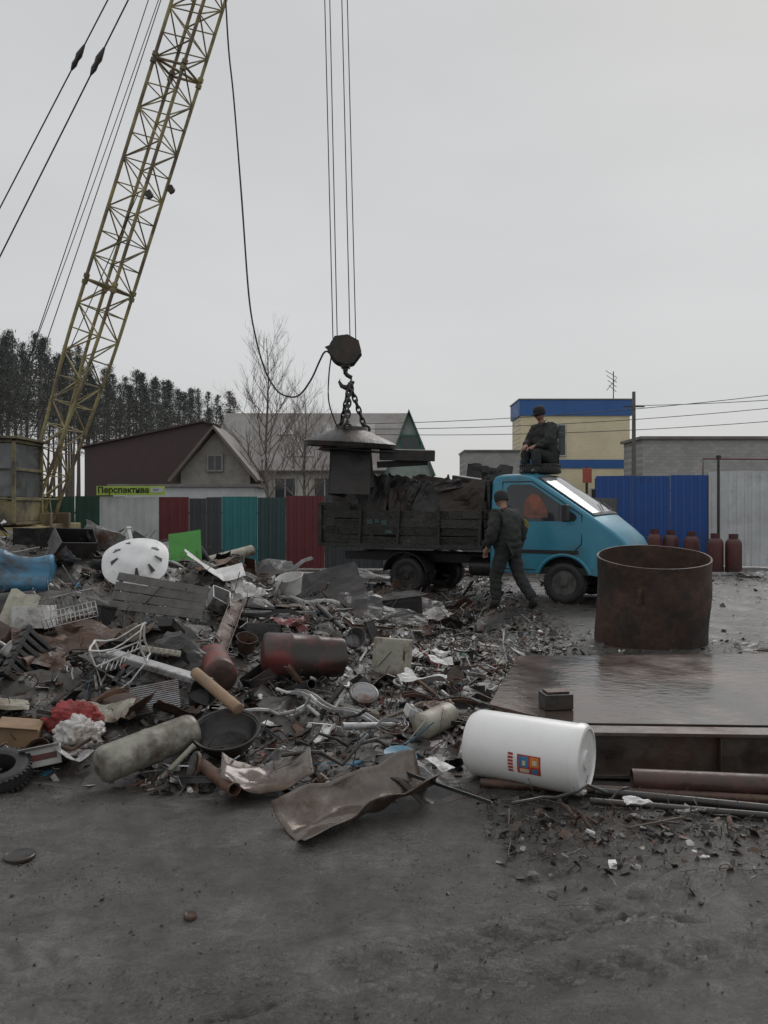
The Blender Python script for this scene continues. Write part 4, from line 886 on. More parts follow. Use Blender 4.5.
em=mb.build('door_sticker',mat('yellow_sticker',(.62,.50,.04),None,5,(.4,.5),0,0),parent=tk,label='round yellow sticker with dark mark')
mb=MB(); mb.torus((-.68,-.980,1.30),.074,.006,Matrix.Rotation(rad(90),3,'X'),n=24,k=5); mb.box((-.68,-.981,1.315),(.09,.004,.012)); mb.box((-.68,-.981,1.28),(.05,.004,.03)); mb.build('sticker_mark',black,parent=em)
def wheel(x,y,s,rimmat,dual=False):
    wl=empty('wheel',(x,y,.345),(rad(90) if s<0 else rad(-90),0,0),parent=tk)
    mb=MB(); mb.lathe(tyre_prof(.345,.20),40); tread(mb,.345,.20)
    if dual:
        M=Matrix.Translation((0,0,-.24)); mb.lathe(tyre_prof(.345,.20),40,M=M); tread(mb,.345,.2,M)
    mb.build('tyre',black,parent=wl,smooth=40)
    mb=MB()
    mb.lathe([(.215,.08),(.205,.09),(.19,.03),(.15,.02 if not dual else -.05),(.10,.04 if not dual else -.04),(.06,.08),(.055,.10),(.001,.105)],28)
    for k in range(6):
        a=k*math.pi/3; mb.cyl((.085*math.cos(a),.085*math.sin(a),.03),(.085*math.cos(a),.085*math.sin(a),.075),.011,n=6)
    mb.build('rim',rimmat,parent=wl,smooth=40)
rimm=mat('dirty_rim',(.10,.10,.097),(.04,.037,.035),9,(.4,.6),.4,.1)
for s in (-1,1): wheel(0,s*.86,s,rimm); wheel(-2.9,s*.86,s,darkm,True)
mb=MB()
for s in (-1,1): mb.box((-2.7,s*.36,.66),(3.7,.07,.16))
for x in (-1.5,-2.3,-3.4,-4.4): mb.box((x,0,.66),(.07,.66,.12))
mb.cyl((-2.9,-.7,.345),(-2.9,.7,.345),.06,n=10); mb.lathe([(.001,-.14),(.1,-.12),(.15,0),(.1,.12),(.001,.14)],14,M=Matrix.Translation((-2.9,0,.345)))
mb.build('chassis_frame',darkm,parent=tk)
mb=MB(); mb.cyl((-1.75,-.62,.55),(-1.25,-.62,.55),.17,n=18); mb.build('fuel_tank',darkm,parent=tk,smooth=40,bevel=.01)
for s in (-1,1):
    mb=MB(); mb.sheet(lambda u,v:(-2.9+.44*math.cos(rad(170-160*u)),s*(.62+.42*v),.36+.42*math.sin(rad(170-160*u))),10,2); mb.build('mudguard',black,parent=tk,solid=.01)
boardm=mat('dark_oily_boards',(.026,.024,.022),(.009,.0085,.008),7,(.4,.75),0,.8,dirt=(.060,.053,.047),dirt_amt=.22)
bed=empty('cargo_bed',(0,0,0),parent=tk)
BX0,BX1=-4.75,-1.38
mb=MB(); mb.box(((BX0+BX1)/2,0,.91),(BX1-BX0,2.04,.06)); mb.build('bed_floor',boardm,parent=bed)
for s in (-1,1):
    mb=MB()
    for k in range(5):
        cuts=sorted([BX0+.02,BX1-.02]+[R.uniform(-4.4,-1.7) for _ in range(2)])
        for a_,b_ in zip(cuts,cuts[1:]):
            if b_-a_<.12: continue
            if k==4 and R.random()<.5: continue
            mb.box(((a_+b_)/2,s*(1.02+R.uniform(-.022,.022)),1.0+k*.155+R.uniform(-.015,.015)),(b_-a_-.01,.03,R.uniform(.135,.165)),rot=(R.gauss(0,.09),R.gauss(0,.014),R.gauss(0,.012)))
    mb.build('side_board',boardm,parent=bed,bevel=.006)
    mb=MB()
    for x in (-1.42,-2.2,-3.0,-3.8,-4.68): mb.box((x,s*1.068,1.26+R.uniform(-.05,.04)),(.05,.03,.78),rot=(R.gauss(0,.02),R.gauss(0,.03),0))
    mb.box(((BX0+BX1)/2,s*1.06,.89),(BX1-BX0,.05,.07)); mb.build('side_post',boardm,parent=bed,bevel=.004)
for x in (BX1+.02,BX0-.02):
    mb=MB()
    for k in range(5): mb.box((x,0,1.0+k*.155),(.03,2.0,.140))
    mb.build('end_board',boardm,parent=bed,bevel=.004)
teal=mat('flaking_teal_paint',(.05,.13,.14),(.03,.045,.045),14,(.5,.8),0,.3,dirt=(.03,.028,.025),dirt_amt=.6)
mb=MB()
for (x,z,a) in [(-3.6,1.33,.12),(-3.45,1.34,.10),(-3.3,1.31,.11),(-3.2,1.15,.16),(-3.0,1.16,.08)]: mb.box((x,-1.052,z),(a,.010,R.uniform(.05,.11)),rot=(0,R.uniform(-.1,.1),0))
mb.build('paint_patch',teal,parent=bed)
mb=MB()
for k in range(2): mb.box((-1.32,0,1.5+.5*k),(.04,1.9,.05))
for y in (-.9,-.3,.3,.9): mb.box((-1.32,y,1.45),(.04,.04,1.15))
mb.build('headboard_frame',darkm,parent=bed)
def loadp(kind,x,y,z,dims,rot,m):
    mb=MB()
    if kind=='s':
        w_,h_=dims; sd=x*7+z
        def fn(u,v):
            cut=.16*h_*noise.noise(Vector((round(u*5)*1.7,sd,3)))
            return ((u-.5)*w_,(v-.5)*h_+(cut if v>.5 else 0),.07*noise.noise(Vector((u*1.6,v*1.6,sd)))+.015*noise.noise(Vector((u*7,v*7,sd))))
        mb.sheet(fn,14,10); sol=.012; bv=0
    else:
        a,b,c=dims; sol=0; bv=.008
        for cc,dd in [((0,0,c/2),(a,b,.015)),((a/2,0,0),(.02,b,c)),((-a/2,0,0),(.02,b,c)),((0,b/2,0),(a-.02,.02,c)),((0,-b/2,0),(a-.02,.02,c))]: mb.box(cc,dd)
        for v in mb.v: v+=Vector((n2(v.x,v.z,2,x),n2(v.x,v.z,2,4),n2(v.x,v.y,2,9)))*.07
    M=Mt@Matrix.Translation((x,y,z))@Euler(rot).to_matrix().to_4x4()
    o=mb.build('scrap_sheet' if kind=='s' else 'metal_casing',m,solid=sol,bevel=bv,label='dark oily metal piece loaded in truck bed',category='scrap metal',group='scrap loaded in the truck bed')
    o.matrix_world=M
rb=mat('dark_brown_plate',(.040,.028,.022),(.018,.014,.012),4,(.3,.65),.2,.3)
for a in [('s',-1.85,-.86,1.70,(.85,.72),(rad(86),.05,.02),rb),('s',-2.55,-.84,1.62,(.55,.85),(rad(84),rad(10),.05),oily),('s',-3.10,-.80,1.66,(.50,.66),(rad(88),rad(-12),.0),rb),('s',-3.70,-.82,1.74,(.70,.95),(rad(84),rad(6),.0),oily),('s',-4.3,-.80,1.80,(.55,1.05),(rad(87),rad(-5),.0),rb),
          ('b',-1.80,-.35,1.88,(.70,.6,.50),(.05,.12,.1),oily),('b',-2.55,.1,1.66,(.55,.8,.6),(.05,-.1,.1),rb),('s',-1.9,.5,2.0,(.9,.8),(rad(82),.1,.1),oily),('s',-3.0,.3,1.80,(1.0,.8),(rad(80),.1,-.1),rb),
          ('b',-3.9,.1,1.84,(.85,.8,.7),(.04,.06,.0),oily),('s',-2.5,0,1.55,(1.8,1.6),(.1,.05,0),rust),('s',-3.5,0,1.55,(1.8,1.6),(.05,-.1,0),oily),('s',-2.25,-.75,1.92,(.35,.4),(rad(80),-.35,.1),rb),('s',-1.45,-.5,2.0,(.35,.6),(rad(86),.1,.2),oily),('s',-3.4,-.4,1.92,(.5,.6),(rad(80),.2,.0),oily),
          ('s',-2.85,-.9,1.88,(.25,.45),(rad(84),.5,.0),oily),('s',-2.1,-.92,1.98,(.5,.16),(rad(80),-.2,.1),darkm)]:
    loadp(*a)

# ---------------------------------------------------------------- magnet, hook, crane
MX,MY=-.62,14.55
magm=mat('oily_black_iron',(.032,.029,.027),(.016,.015,.014),6,(.3,.6),.3,.3,dirt=(.045,.03,.023))
mb=MB(); mb.lathe([(.001,-.10),(.62,-.12),(.66,-.08),(.78,-.13),(.84,-.12),(.86,-.04),(.80,.0),(.55,.10),(.30,.20),(.28,.26),(.12,.27),(.001,.27)],44)
mg=mb.build('lifting_magnet',magm,loc=(MX,MY,2.82),rot=(rad(3),rad(3),0),smooth=30,label='round black lifting magnet hanging on chains',category='lifting magnet')
def chain(parent,a,b):
    a=Vector(a);b=Vector(b);d=b-a;n=max(2,int(d.length/.105)); q=d.to_track_quat('X','Z').to_matrix(); mb=MB()
    for i in range(n):
        c=a.lerp(b,(i+.5)/n); M3=q@(Matrix.Rotation(rad(90)*(i%2),3,'X')); mb.torus(c,.040,.018,M3,sx=1.75,n=14,k=6)
    return mb.build('chain',darkm,parent=parent,smooth=60)
for a in (.3,2.4,4.5):
    chain(mg,(.28*math.cos(a),.28*math.sin(a),.22),(-.06,-.03,1.03))
    mb=MB(); mb.torus((.28*math.cos(a),.28*math.sin(a),.23),.07,.028,Matrix.Rotation(rad(90),3,'X'),n=16,k=6); mb.build('lug',magm,parent=mg,smooth=60)
hk=empty('hook_block',(-.74,14.55,4.45),label='black pulley block with heavy lifting hook',category='hook block')
Mx=Matrix.Rotation(rad(90),4,'X')
mb=MB()
for y in (-.12,0,.12): mb.lathe([(.06,-.045),(.24,-.045),(.27,-.035),(.23,0),(.27,.035),(.24,.045),(.06,.045)],30,M=Matrix.Translation((0,y,.02))@Mx)
mb.cyl((0,-.2,.02),(0,.2,.02),.05,n=12); mb.build('sheave',magm,parent=hk,smooth=40)
for y in (-.185,.185):
    mb=MB()
    pts=[(-.34,.06),(-.24,.10),(-.16,.26),(.08,.29),(.28,.18),(.33,-.02),(.18,-.22),(.05,-.26),(-.12,-.2),(-.26,-.02)]
    n_=len(pts)
    mb.add([(x,y-.012,z) for x,z in pts]+[(x,y+.012,z) for x,z in pts],[tuple(range(n_)),tuple(range(2*n_-1,n_-1,-1))]+[(i,(i+1)%n_,n_+(i+1)%n_,n_+i) for i in range(n_)])
    mb.build('cheek_plate',magm,parent=hk,fixn=True)
mb=MB(); mb.cyl((.03,0,-.18),(.03,0,-.34),.05,n=10); mb.box((.03,0,-.26),(.16,.3,.05))
hp2=[(.03,0,-.30),(.03,0,-.38),(.06,0,-.42),(.13,0,-.46),(.155,0,-.54),(.12,0,-.62),(.04,0,-.655),(-.04,0,-.62),(-.085,0,-.54),(-.07,0,-.49)]
mb.tube(hp2,[.05,.045,.042,.045,.05,.055,.052,.042,.028,.012],10); mb.build('hook',darkm,parent=hk,smooth=60)
def dump(dims,loc,rot,m,label,kind='s'):
    mb=MB()
    if kind=='s': mb.sheet(lambda u,v:((u-.5)*dims[0],(v-.5)*dims[1],.04*noise.noise(Vector((u*2,v*2,loc[0]*9)))),12,10); s=.014
    else: mb.box((0,0,0),dims); s=0
    mb.build('hanging_scrap_plate',m,loc=loc,rot=rot,solid=s,bevel=.01 if kind!='s' else 0,label=label,category='scrap metal',group='scrap held by the magnet')
LBH='dark steel plate held under the magnet'
dump((.75,.85),(-.62,14.40,2.26),(rad(86),.03,.1),oily,LBH); dump((.6,.7),(-.5,14.7,2.3),(rad(95),-.1,.2),darkm,LBH)
dump((.55,.9),(-.85,14.6,2.25),(rad(90),.1,1.0),rb,LBH)
dump((1.0,.30,.20),(.42,14.45,2.55),(.1,.02,.05),oily,'dark steel beam held against the magnet edge','b'); dump((.95,.24,.12),(.35,14.75,2.42),(.1,-.05,-.1),oily,'dark steel beam held against the magnet edge','b')
dump((1.3,1.0),(-.55,14.5,2.64),(.05,.04,.2),oily,LBH)

cy=mat('worn_crane_yellow',(.36,.31,.145),(.24,.205,.10),3,(.5,.75),0,.15,dirt=(.10,.075,.05),dirt_amt=.6)
cyd=mat('dirty_crane_body',(.22,.185,.09),(.12,.105,.06),4,(.5,.8),0,.2,dirt=(.05,.042,.034),dirt_amt=.6)
cabg=mat('hazy_cab_glass',(.13,.14,.14),(.07,.075,.08),3,(.08,.25),.0,0,dirt=(.04,.038,.035),dirt_amt=.4)
cr_=empty('crawler_crane',(-9.0,16.2,0),label='old yellow lattice boom crane beside the scrap heap',category='crane')
O=Vector((-9.0,16.2,0))
B0=Vector((-6.98,15.9,1.35))-O; B1=Vector((-1.0,14.6,18.7))-O
ax=(B1-B0); BL=ax.length; ax.normalize(); side=Vector((0.21,1,0)); side=(side-ax*side.dot(ax)).normalized(); up=side.cross(ax).normalized()
def bp_(t,i,j):
    l=t*BL; wd=.32; ws_=.34
    if l<3.6: wd=.12+.20*l/3.6
    if l>BL-2.5: wd=.32-.16*(l-(BL-2.5))/2.5; ws_=wd
    return B0+ax*l+side*(j*ws_)+up*(i*wd)
mb=MB(); nb=38
segs=[k/nb for k in range(nb+1)]
for i in (-1,1):
    for j in (-1,1):
        for a,b in zip(segs,segs[1:]): mb.cyl(bp_(a,i,j),bp_(b,i,j),.034,n=8)
for (f0,f1) in [((-1,-1),(-1,1)),((1,-1),(1,1)),((-1,-1),(1,-1)),((-1,1),(1,1))]:
    for k in range(nb):
        a,b=k/nb,(k+1)/nb
        s,e=(f0,f1) if k%2 else (f1,f0)
        mb.cyl(bp_(a,*s),bp_(b,*e),.0155,n=6)
        mb.cyl(bp_(a,*s),bp_(a,*e),.013,n=6)
for k in (10,19,29):
    t=k/nb
    for s,e in [((-1,-1),(-1,1)),((1,-1),(1,1)),((-1,-1),(1,-1)),((-1,1),(1,1)),((-1,-1),(1,1))]: mb.cyl(bp_(t,*s),bp_(t,*e),.026,n=6)
    for i in (-1,1):
        for j in (-1,1):
            c=bp_(t,i,j); mb.cyl(c-ax*.10,c-ax*.02,.058,n=10); mb.cyl(c+ax*.02,c+ax*.10,.058,n=10)
mb.build('lattice_boom',cy,parent=cr_,smooth=50)
mb=MB()
for j in (-.3,-.1,.1,.3): mb.cyl(B1+side*(j-.04),B1+side*(j+.04),.32,n=24)
mb.build('head_sheave',darkm,parent=cr_,smooth=40)
for (t_,i_,j_,q_) in ((.365,1,-1,.12),(.385,1,1,.10)):
    mb=MB(); c=bp_(t_,i_,j_)+up*q_; mb.cyl(c-side*.035,c+side*.035,.075,n=18); mb.box(c,(.05,.04,.18)); mb.build('guide_sheave',darkm,parent=cr_,smooth=40)
def rope(a,b,r=.012,name='wire_rope',sag=0):
    a=Vector(a)-O;b=Vector(b)-O; n=1 if sag==0 else 16
    p=[a.lerp(b,t/n)-Vector((0,0,sag*4*(t/n)*(1-t/n))) for t in range(n+1)]
    mb=MB(); mb.tube(p,r,6); return mb.build(name,black,parent=cr_)
tip=Vector((-1.0,14.6,18.7))
for (x0,x1,y) in [(-1.27,-.93,14.45),(-1.17,-.86,14.6),(-.96,-.62,14.5),(-.87,-.52,14.68)]:
    rope((x0,y,18.6),(x1,y-.02,4.58),.010,'hoist_rope')
g1=Vector((-10.1,17,4.5)); g2_=Vector((-8.45,15.2,4.3))
tp1=tip+Vector((-.30,.3,0)); tp2=tip+Vector((.3,-.25,0))
rope(tp1,g1,.014,'pendant_rope'); rope(tp2,g2_,.014,'pendant_rope')
for a,b,t in ((tp1,g1,.56),(tp2,g2_,.605)):
    c=a.lerp(b,t)-O; d=(b-a).normalized(); mb=MB(); mb.tube([c-d*.28,c-d*.16,c-d*.05,c+d*.05,c+d*.16,c+d*.28],[.02,.045,.065,.045,.055,.02],8); mb.build('rope_socket',darkm,parent=cr_,smooth=60)
rope((-2.0,14.8,18.6),(-7.7,16,3.1),.009,'hoist_rope',.15); rope((-1.7,14.7,18.6),(-7.4,15.8,3.0),.009,'hoist_rope',.15); rope((-1.8,15.0,18.6),(-7.9,16.3,3.1),.008,'hoist_rope',.3)
cc=bp_(.365,1,-1)+O; rope(cc+Vector((-.1,0,0)),(-7.1,15.8,2.9),.009,'hoist_rope')
pts=[(-3.02,15,11.5),(-2.95,15,10.3),(-2.85,15,9.33),(-2.70,15,7.43),(-2.55,14.9,5.6),(-2.42,14.9,4.8),(-2.25,14.9,4.2),(-2.02,14.8,3.80),(-1.80,14.7,3.66),(-1.58,14.7,3.68),(-1.35,14.6,3.95),(-1.18,14.55,4.3),(-1.08,14.5,4.45),(-.95,14.5,4.42)]
def smoothp(P,n=6):
    P=[Vector(p) for p in P]; out=[]
    for i in range(len(P)-1):
        a=P[max(i-1,0)];b=P[i];c=P[i+1];d=P[min(i+2,len(P)-1)]
        for k in range(n):
            t=k/n; out.append(.5*((2*b)+(c-a)*t+(2*a-5*b+4*c-d)*t*t+(3*b-a-3*c+d)*t**3))
    out.append(P[-1]); return out
mb=MB(); mb.tube([p-O for p in smoothp(pts)],.017,6); mb.build('power_cable',black,parent=cr_,smooth=60)
mb=MB(); mb.tube([p-O for p in smoothp([(-.95,14.4,4.42),(-1.0,14.35,4.0),(-1.0,14.35,3.5),(-.85,14.4,3.05)])],.013,6); mb.build('power_cable',black,parent=cr_,smooth=60)
cab=empty('operator_cab',(0,0,0),parent=cr_)
mb=MB(); cx0,cx1,cyy0,cyy1,cz0,cz1=.75,2.30,-1.9,-.75,1.30,2.80
def fr_box(mb,x0,x1,y0,y1,z0,z1,t=.06):
    for x in (x0,x1,x0+(x1-x0)*.6):
        for y in (y0,y1): mb.box((x,y,(z0+z1)/2),(t,t,z1-z0))
    for z in (z0,z1,z0+(z1-z0)*.30,z0+(z1-z0)*.66):
        for y in (y0,y1): mb.box(((x0+x1)/2,y,z),(x1-x0-t-.002,t-.006,t*(.6 if z0<z<z1 else 1)))
        for x in (x0,x1): mb.box((x,(y0+y1)/2,z),(t-.006,y1-y0-t-.002,t))
    mb.box(((x0+x1)/2,(y0+y1)/2,z1+.06),(x1-x0+.2,y1-y0+.2,.05))
fr_box(mb,cx0,cx1,cyy0,cyy1,cz0,cz1); mb.build('cab_frame',cyd,parent=cab,bevel=.008)
mb=MB(); zz=cz0+(cz1-cz0)*.30; mb.box(((cx0+cx1)/2,(cyy0+cyy1)/2,(zz+cz1)/2),(cx1-cx0-.03,cyy1-cyy0-.03,cz1-zz-.08)); mb.build('cab_glass',cabg,parent=cab)
mb=MB(); mb.box(((cx0+cx1)/2,(cyy0+cyy1)/2,(zz+cz0)/2),(cx1-cx0-.02,cyy1-cyy0-.02,zz-cz0-.08)); mb.build('cab_panel',cyd,parent=cab)
mb=MB(); mb.box((-.9,0,2.05),(3.2,2.6,1.5)); mb.box((-.9,0,2.84),(3.3,2.7,.07)); mb.box((-2.7,0,1.75),(.6,2.7,.9)); mb.build('engine_house',cyd,parent=cr_,bevel=.04)
mb=MB(); mb.box((-.1,-.1,1.18),(5.0,2.2,.16)); mb.box((1.55,-1.35,1.12),(1.9,1.2,.22)); mb.box((1.9,-.75,1.30),(1.2,.12,.36)); mb.box((1.9,.15,1.30),(1.2,.12,.36)); mb.cyl((2.05,-.85,1.35),(2.05,.25,1.35),.09,n=14); mb.build('revolving_frame',cy,parent=cr_,bevel=.01)
mb=MB()
for y in (-.9,.7): mb.cyl((-.6,y,2.8),(-1.1,y+.1,4.45),.05,n=8); mb.cyl((-2.2,y,2.8),(-1.1,y+.1,4.45),.05,n=8)
mb.cyl((-1.15,-1.0,4.45),(-1.15,.85,4.45),.06,n=8); mb.build('gantry',cy,parent=cr_)
for y in (-1.3,1.3):
    mb=MB(); n=44
    def tp(t):
        per=2*3.0+2*math.pi*.38; s=t*per
        if s<3: return (-1.5+s,.80,0)
        s-=3
        if s<math.pi*.38: a=s/.38; return (1.5+.38*math.sin(a),.42+.38*math.cos(a),a)
        s-=math.pi*.38
        if s<3: return (1.5-s,.04,math.pi)
        s-=3; a=s/.38; return (-1.5-.38*math.sin(a),.42-.38*math.cos(a),math.pi+a)
    for k in range(n):
        x,z,a=tp(k/n); mb.box((x,y,z),(.15,.5,.05),rot=(0,a,0))
    for x in (-1.5,-.75,0,.75,1.5): mb.cyl((x,y-.16,.42),(x,y+.16,.42),.33 if abs(x)>1 else .22,n=18)
    mb.box((0,y,.42),(2.6,.2,.25)); mb.build('crawler_track',darkm,parent=cr_)
mb=MB(); mb.cyl((0,0,.5),(0,0,1.1),.7,n=24); mb.box((0,0,.55),(1.6,2.2,.25)); mb.build('carbody',darkm,parent=cr_)

# ---------------------------------------------------------------- people
def skin(name,V,E,mats,parent,loc=(0,0,0),rot=(0,0,0),sub=2,fold=0,**k):
    me=bpy.data.meshes.new('t'); me.from_pydata([v[0] for v in V],E,[]); me.update()
    o=bpy.data.objects.new('t',me); col.objects.link(o)
    md=o.modifiers.new('s','SKIN'); md.use_smooth_shade=True
    sv=me.skin_vertices[0].data
    for i,v in enumerate(V):
        r_=v[1]; sv[i].radius=(r_,r_) if not isinstance(r_,tuple) else r_
        sv[i].use_root=(i==0)
    o.modifiers.new('u','SUBSURF').levels=sub; o.modifiers['u'].render_levels=sub
    bpy.context.view_layer.update()
    m2=bpy.data.meshes.new_from_object(o.evaluated_get(bpy.context.evaluated_depsgraph_get())); bpy.data.objects.remove(o)
    if fold:
        for v in m2.vertices:
            c=v.co; v.co=c+v.normal*fold*(noise.noise(Vector((c.x*6,c.y*6,c.z*16)))+.6*noise.noise(c*22))
    m2.materials.clear(); m2.materials.append(mats); m2.name=name
    m2.polygons.foreach_set('use_smooth',[True]*len(m2.polygons))
    ob=bpy.data.objects.new(name,m2); col.objects.link(ob); ob.location=loc; ob.rotation_euler=rot
    if parent: ob.parent=parent
    tag(ob,**k); return ob
skinm=mat('skin',(.36,.20,.14),(.30,.16,.11),8,(.5,.6),0,0)
def person(loc,rotz,J,label,jm,tm,hatm,hat='cap',bulk=1.0,scale=1.0):
    V=[];E=[];ix={}
    def v(n,p,r,par=None):
        ix[n]=len(V); V.append((tuple(p),r))
        if par: E.append((ix[par],ix[n]))
    G=lambda n:Vector(J[n])
    v('pelvis',G('pelvis'),.12); v('waist',G('waist'),.115,'pelvis'); v('chest',G('chest'),.13,'waist'); v('neck0',G('neck'),.062,'chest')
    hd=(G('head')-G('neck')).normalized(); fw=Vector(J['face']).normalized(); H=G('head')
    v('neck1',G('neck')+hd*.05,.055,'neck0'); v('jaw',H-hd*.055+fw*.02,.068,'neck1'); v('skull',H+hd*.02,.088,'jaw'); v('crown',H+hd*.08,.072,'skull')
    v('nose',H+fw*.098-hd*.015,.013,'skull')
    sd=hd.cross(fw).normalized(); v('ear_a',H+sd*.088-hd*.01,.018,'skull'); v('ear_b',H-sd*.088-hd*.01,.018,'skull')
    for s in 'lr':
        v('sh'+s,G('sh'+s),.06,'chest'); v('el'+s,G('el'+s),.043,'sh'+s); v('wr'+s,G('wr'+s),.028,'el'+s)
        d=(G('wr'+s)-G('el'+s)).normalized(); hdn=Vector(J.get('hand'+s,d)).normalized(); pm=G('wr'+s)+hdn*.06
        v('pa'+s,pm,(.036,.02),'wr'+s)
        sx=hdn.cross(Vector((0,.3,1))).normalized(); curl=sx.cross(hdn).normalized()*-1
        for k in range(4):
            o_=(k-1.5)*.021; ll=[.038,.043,.040,.031][k]
            v('f%d%s'%(k,s),pm+sx*o_+hdn*.035,.0105,'pa'+s); v('g%d%s'%(k,s),pm+sx*o_*1.1+hdn*(.035+ll)+curl*.012,.0095,'f%d%s'%(k,s)); v('h%d%s'%(k,s),pm+sx*o_*1.1+hdn*(.03+ll*1.5)+curl*.04,.008,'g%d%s'%(k,s))
        v('t0'+s,pm-sx*.045+hdn*-.01+curl*.01,.012,'wr'+s); v('t1'+s,pm-sx*.05+hdn*.03+curl*.025,.010,'t0'+s)
        v('hi'+s,G('hi'+s),.095,'pelvis'); v('kn'+s,G('kn'+s),.058,'hi'+s); v('an'+s,G('an'+s),.042,'kn'+s); v('to'+s,G('to'+s),.035,'an'+s)
    body=skin('person',V,E,skinm,None,loc,(0,0,rotz),label=label,category='person'); body.scale=(scale,)*3
    V=[];E=[];ix.clear(); B=bulk
    v('a0',G('pelvis').lerp(G('waist'),-.55),(.200*B,.17*B)); v('a',G('pelvis').lerp(G('waist'),.1),(.215*B,.185*B),'a0'); v('b',G('waist'),(.215*B,.185*B),'a'); v('c',G('chest'),(.215*B,.175*B),'b'); v('d',G('chest').lerp(G('neck'),.6),(.14*B,.12*B),'c'); v('e',G('neck')+hd*.03,.092,'d')
    for s in 'lr':
        v('s'+s,G('sh'+s),.108*B,'c'); v('m'+s,G('sh'+s).lerp(G('el'+s),.5),.096*B,'s'+s); v('e'+s,G('el'+s),.088*B,'m'+s); v('f'+s,G('el'+s).lerp(G('wr'+s),.5),.076*B,'e'+s); v('w'+s,G('wr'+s),.052,'f'+s)
    skin('jacket',V,E,jm,body,sub=3,fold=.020)
    V=[];E=[];ix.clear()
    v('p',G('pelvis'),(.155,.135))
    for s in 'lr':
        v('h'+s,G('hi'+s),.128,'p'); v('t'+s,G('hi'+s).lerp(G('kn'+s),.5),.114,'h'+s); v('k'+s,G('kn'+s),.096,'t'+s); v('c'+s,G('kn'+s).lerp(G('an'+s),.45),.092,'k'+s); v('a'+s,G('an'+s)+(G('kn'+s)-G('an'+s))*.12,.076,'c'+s)
    skin('trousers',V,E,tm,body,sub=3,fold=.013)
    for s in 'lr':
        V=[];E=[];ix.clear(); A_=G('an'+s);Tn=G('to'+s); up_=(G('kn'+s)-A_).normalized()
        v('u',A_+up_*.10,.060); v('a',A_,.058,'u'); v('m',A_.lerp(Tn,.5)+Vector((0,0,-.01)),(.052,.046),'a'); v('t',Tn,(.052,.038),'m'); v('hl',A_+(A_-Tn).normalized()*.045+Vector((0,0,-.035)),.045,'a')
        skin('boot',V,E,black,body)
    q=Matrix((sd,fw-hd*fw.dot(hd),hd)).transposed(); q=q.to_4x4()
    mb=MB(); M=Matrix.Translation(H+hd*.030)@q
    mb.lathe([(.101,-.045),(.106,-.02),(.108,.02),(.103,.06),(.085,.10),(.045,.122),(.001,.126)],24,M=M,wob=.06)
    if hat=='cap': mb.add([(-.07,.085,.0),(.07,.085,.0),(.06,.14,-.012),(-.06,.14,-.012),(0,.15,-.014),(-.07,.085,.012),(.07,.085,.012),(.06,.14,.0),(-.06,.14,.0),(0,.15,-.002)],[(0,3,4,2,1),(5,6,7,9,8),(3,8,9,4),(4,9,7,2),(0,5,8,3),(1,2,7,6)],0,M)
    mb.build('hat',hatm,parent=body,smooth=50)
    for s in (-1,1):
        mb=MB(); c=H+fw*.085+sd*s*.032-hd*.004; mb.torus(c,.003,.0055,n=8,k=6); mb.build('eye',black,parent=body,smooth=60)
    mb=MB(); c=H+fw*.082-hd*.052; mb.tube([c-sd*.022,c+fw*.004,c+sd*.022],.0055,6); mb.build('mouth',mat('lip',(.22,.08,.07),None,5,(.5,.6),0,0),parent=body)
    return body
camo=mat('dark_camo_jacket',(.024,.027,.025),(.011,.0125,.0115),16,(.8,.95),0,.3,dirt=(.040,.042,.036),dirt_amt=.25)
jk=mat('black_jacket',(.021,.022,.021),(.012,.0125,.0125),9,(.7,.9),0,.3,dirt=(.034,.033,.028),dirt_amt=.2)
tr=mat('dark_trousers',(.023,.025,.026),(.014,.0145,.015),9,(.8,.95),0,.3)
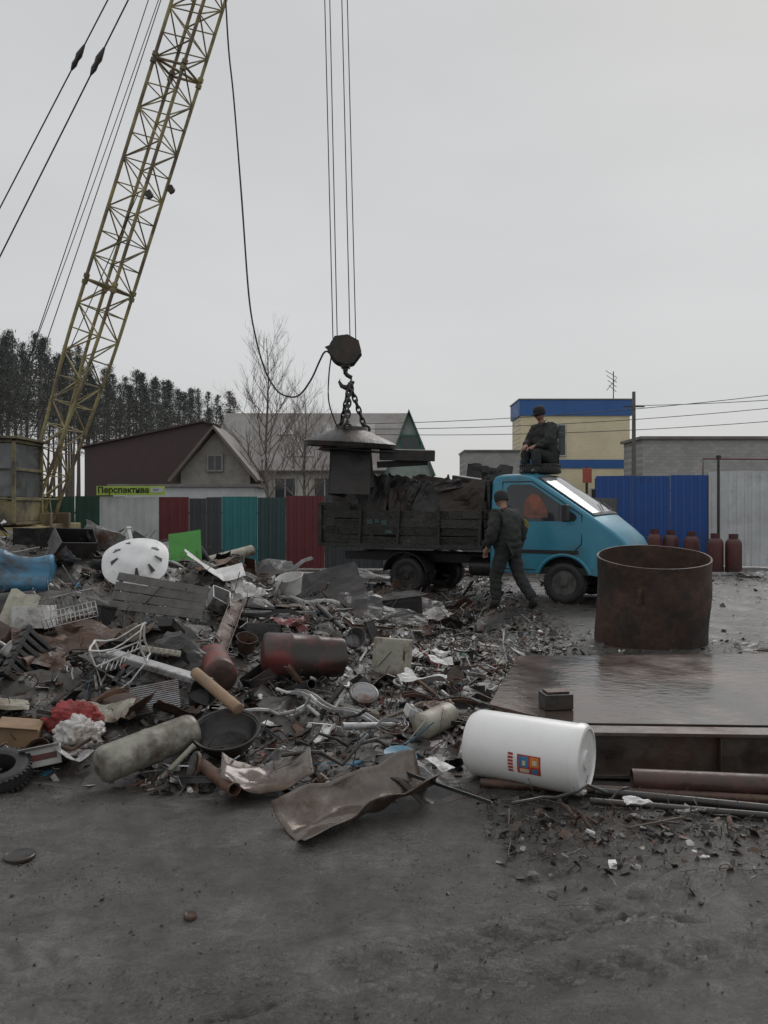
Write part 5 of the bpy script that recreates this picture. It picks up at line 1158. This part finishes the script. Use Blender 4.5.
bh=mat('dark_knit',(.02,.02,.022),None,30,(.8,.95),0,.2)
st=dict(pelvis=(0,0,.97),waist=(0,.02,1.13),chest=(0,.05,1.34),neck=(0,.08,1.51),head=(0,.12,1.64),face=(-.1,1,-.2),
 shl=(-.215,.05,1.42),ell=(-.31,.03,1.15),wrl=(-.28,.16,.93),shr=(.215,.05,1.42),elr=(.31,-.02,1.15),wrr=(.29,.08,.91),
 hil=(-.09,0,.92),knl=(-.13,.14,.50),anl=(-.15,.10,.10),tol=(-.18,.25,.045),hir=(.09,0,.92),knr=(.15,-.08,.51),anr=(.21,-.34,.13),tor=(.24,-.21,.045))
person((1.90,12.1,gh(1.9,12.1)),rad(40),st,'person in dark camouflage jacket walking beside the truck',camo,tr,bh,'knit',1.08,1.03)
RZ=2.185
ti=tyre('spare_tyre',tuple(Mt@Vector((-.70,0,RZ+.09))),(0,0,0),.36,.18,label='black tyre lying flat on the truck cab roof',category='tyre')
si=dict(pelvis=(0,0,.12),waist=(0,.04,.28),chest=(0,.10,.52),neck=(0,.14,.70),head=(0,.18,.84),face=(-.1,1,-.1),
 shl=(-.22,.10,.60),ell=(-.29,.22,.35),wrl=(-.10,.38,.28),handl=(.5,.8,-.3),shr=(.22,.10,.60),elr=(.30,.20,.35),wrr=(.12,.39,.30),handr=(-.5,.8,-.3),
 hil=(-.09,.04,.09),knl=(-.15,.40,.20),anl=(-.14,.36,-.13),tol=(-.16,.48,-.145),hir=(.09,.04,.09),knr=(.15,.40,.22),anr=(.15,.34,-.13),tor=(.18,.46,-.145))
p=Mt@Vector((-.56,.02,RZ+.185)); person(tuple(p),rad(118),si,'person in dark jacket and cap sitting on a tyre',jk,tr,bh,'cap',1.06,1.03)

for (x,y,l,a,m) in [(-1.2,16.4,2.6,.05,whitem),(-2.8,17.5,2.2,-.1,rust),(-1.9,17.0,3.0,.1,lightm),(2.6,17.6,3,.1,rust)]:
    hollow('long_pipe',(x-l/2,y-a*l/2,.18),(x+l/2,y+a*l/2,.16),.03,m,'long thin pipe lying near the fence')
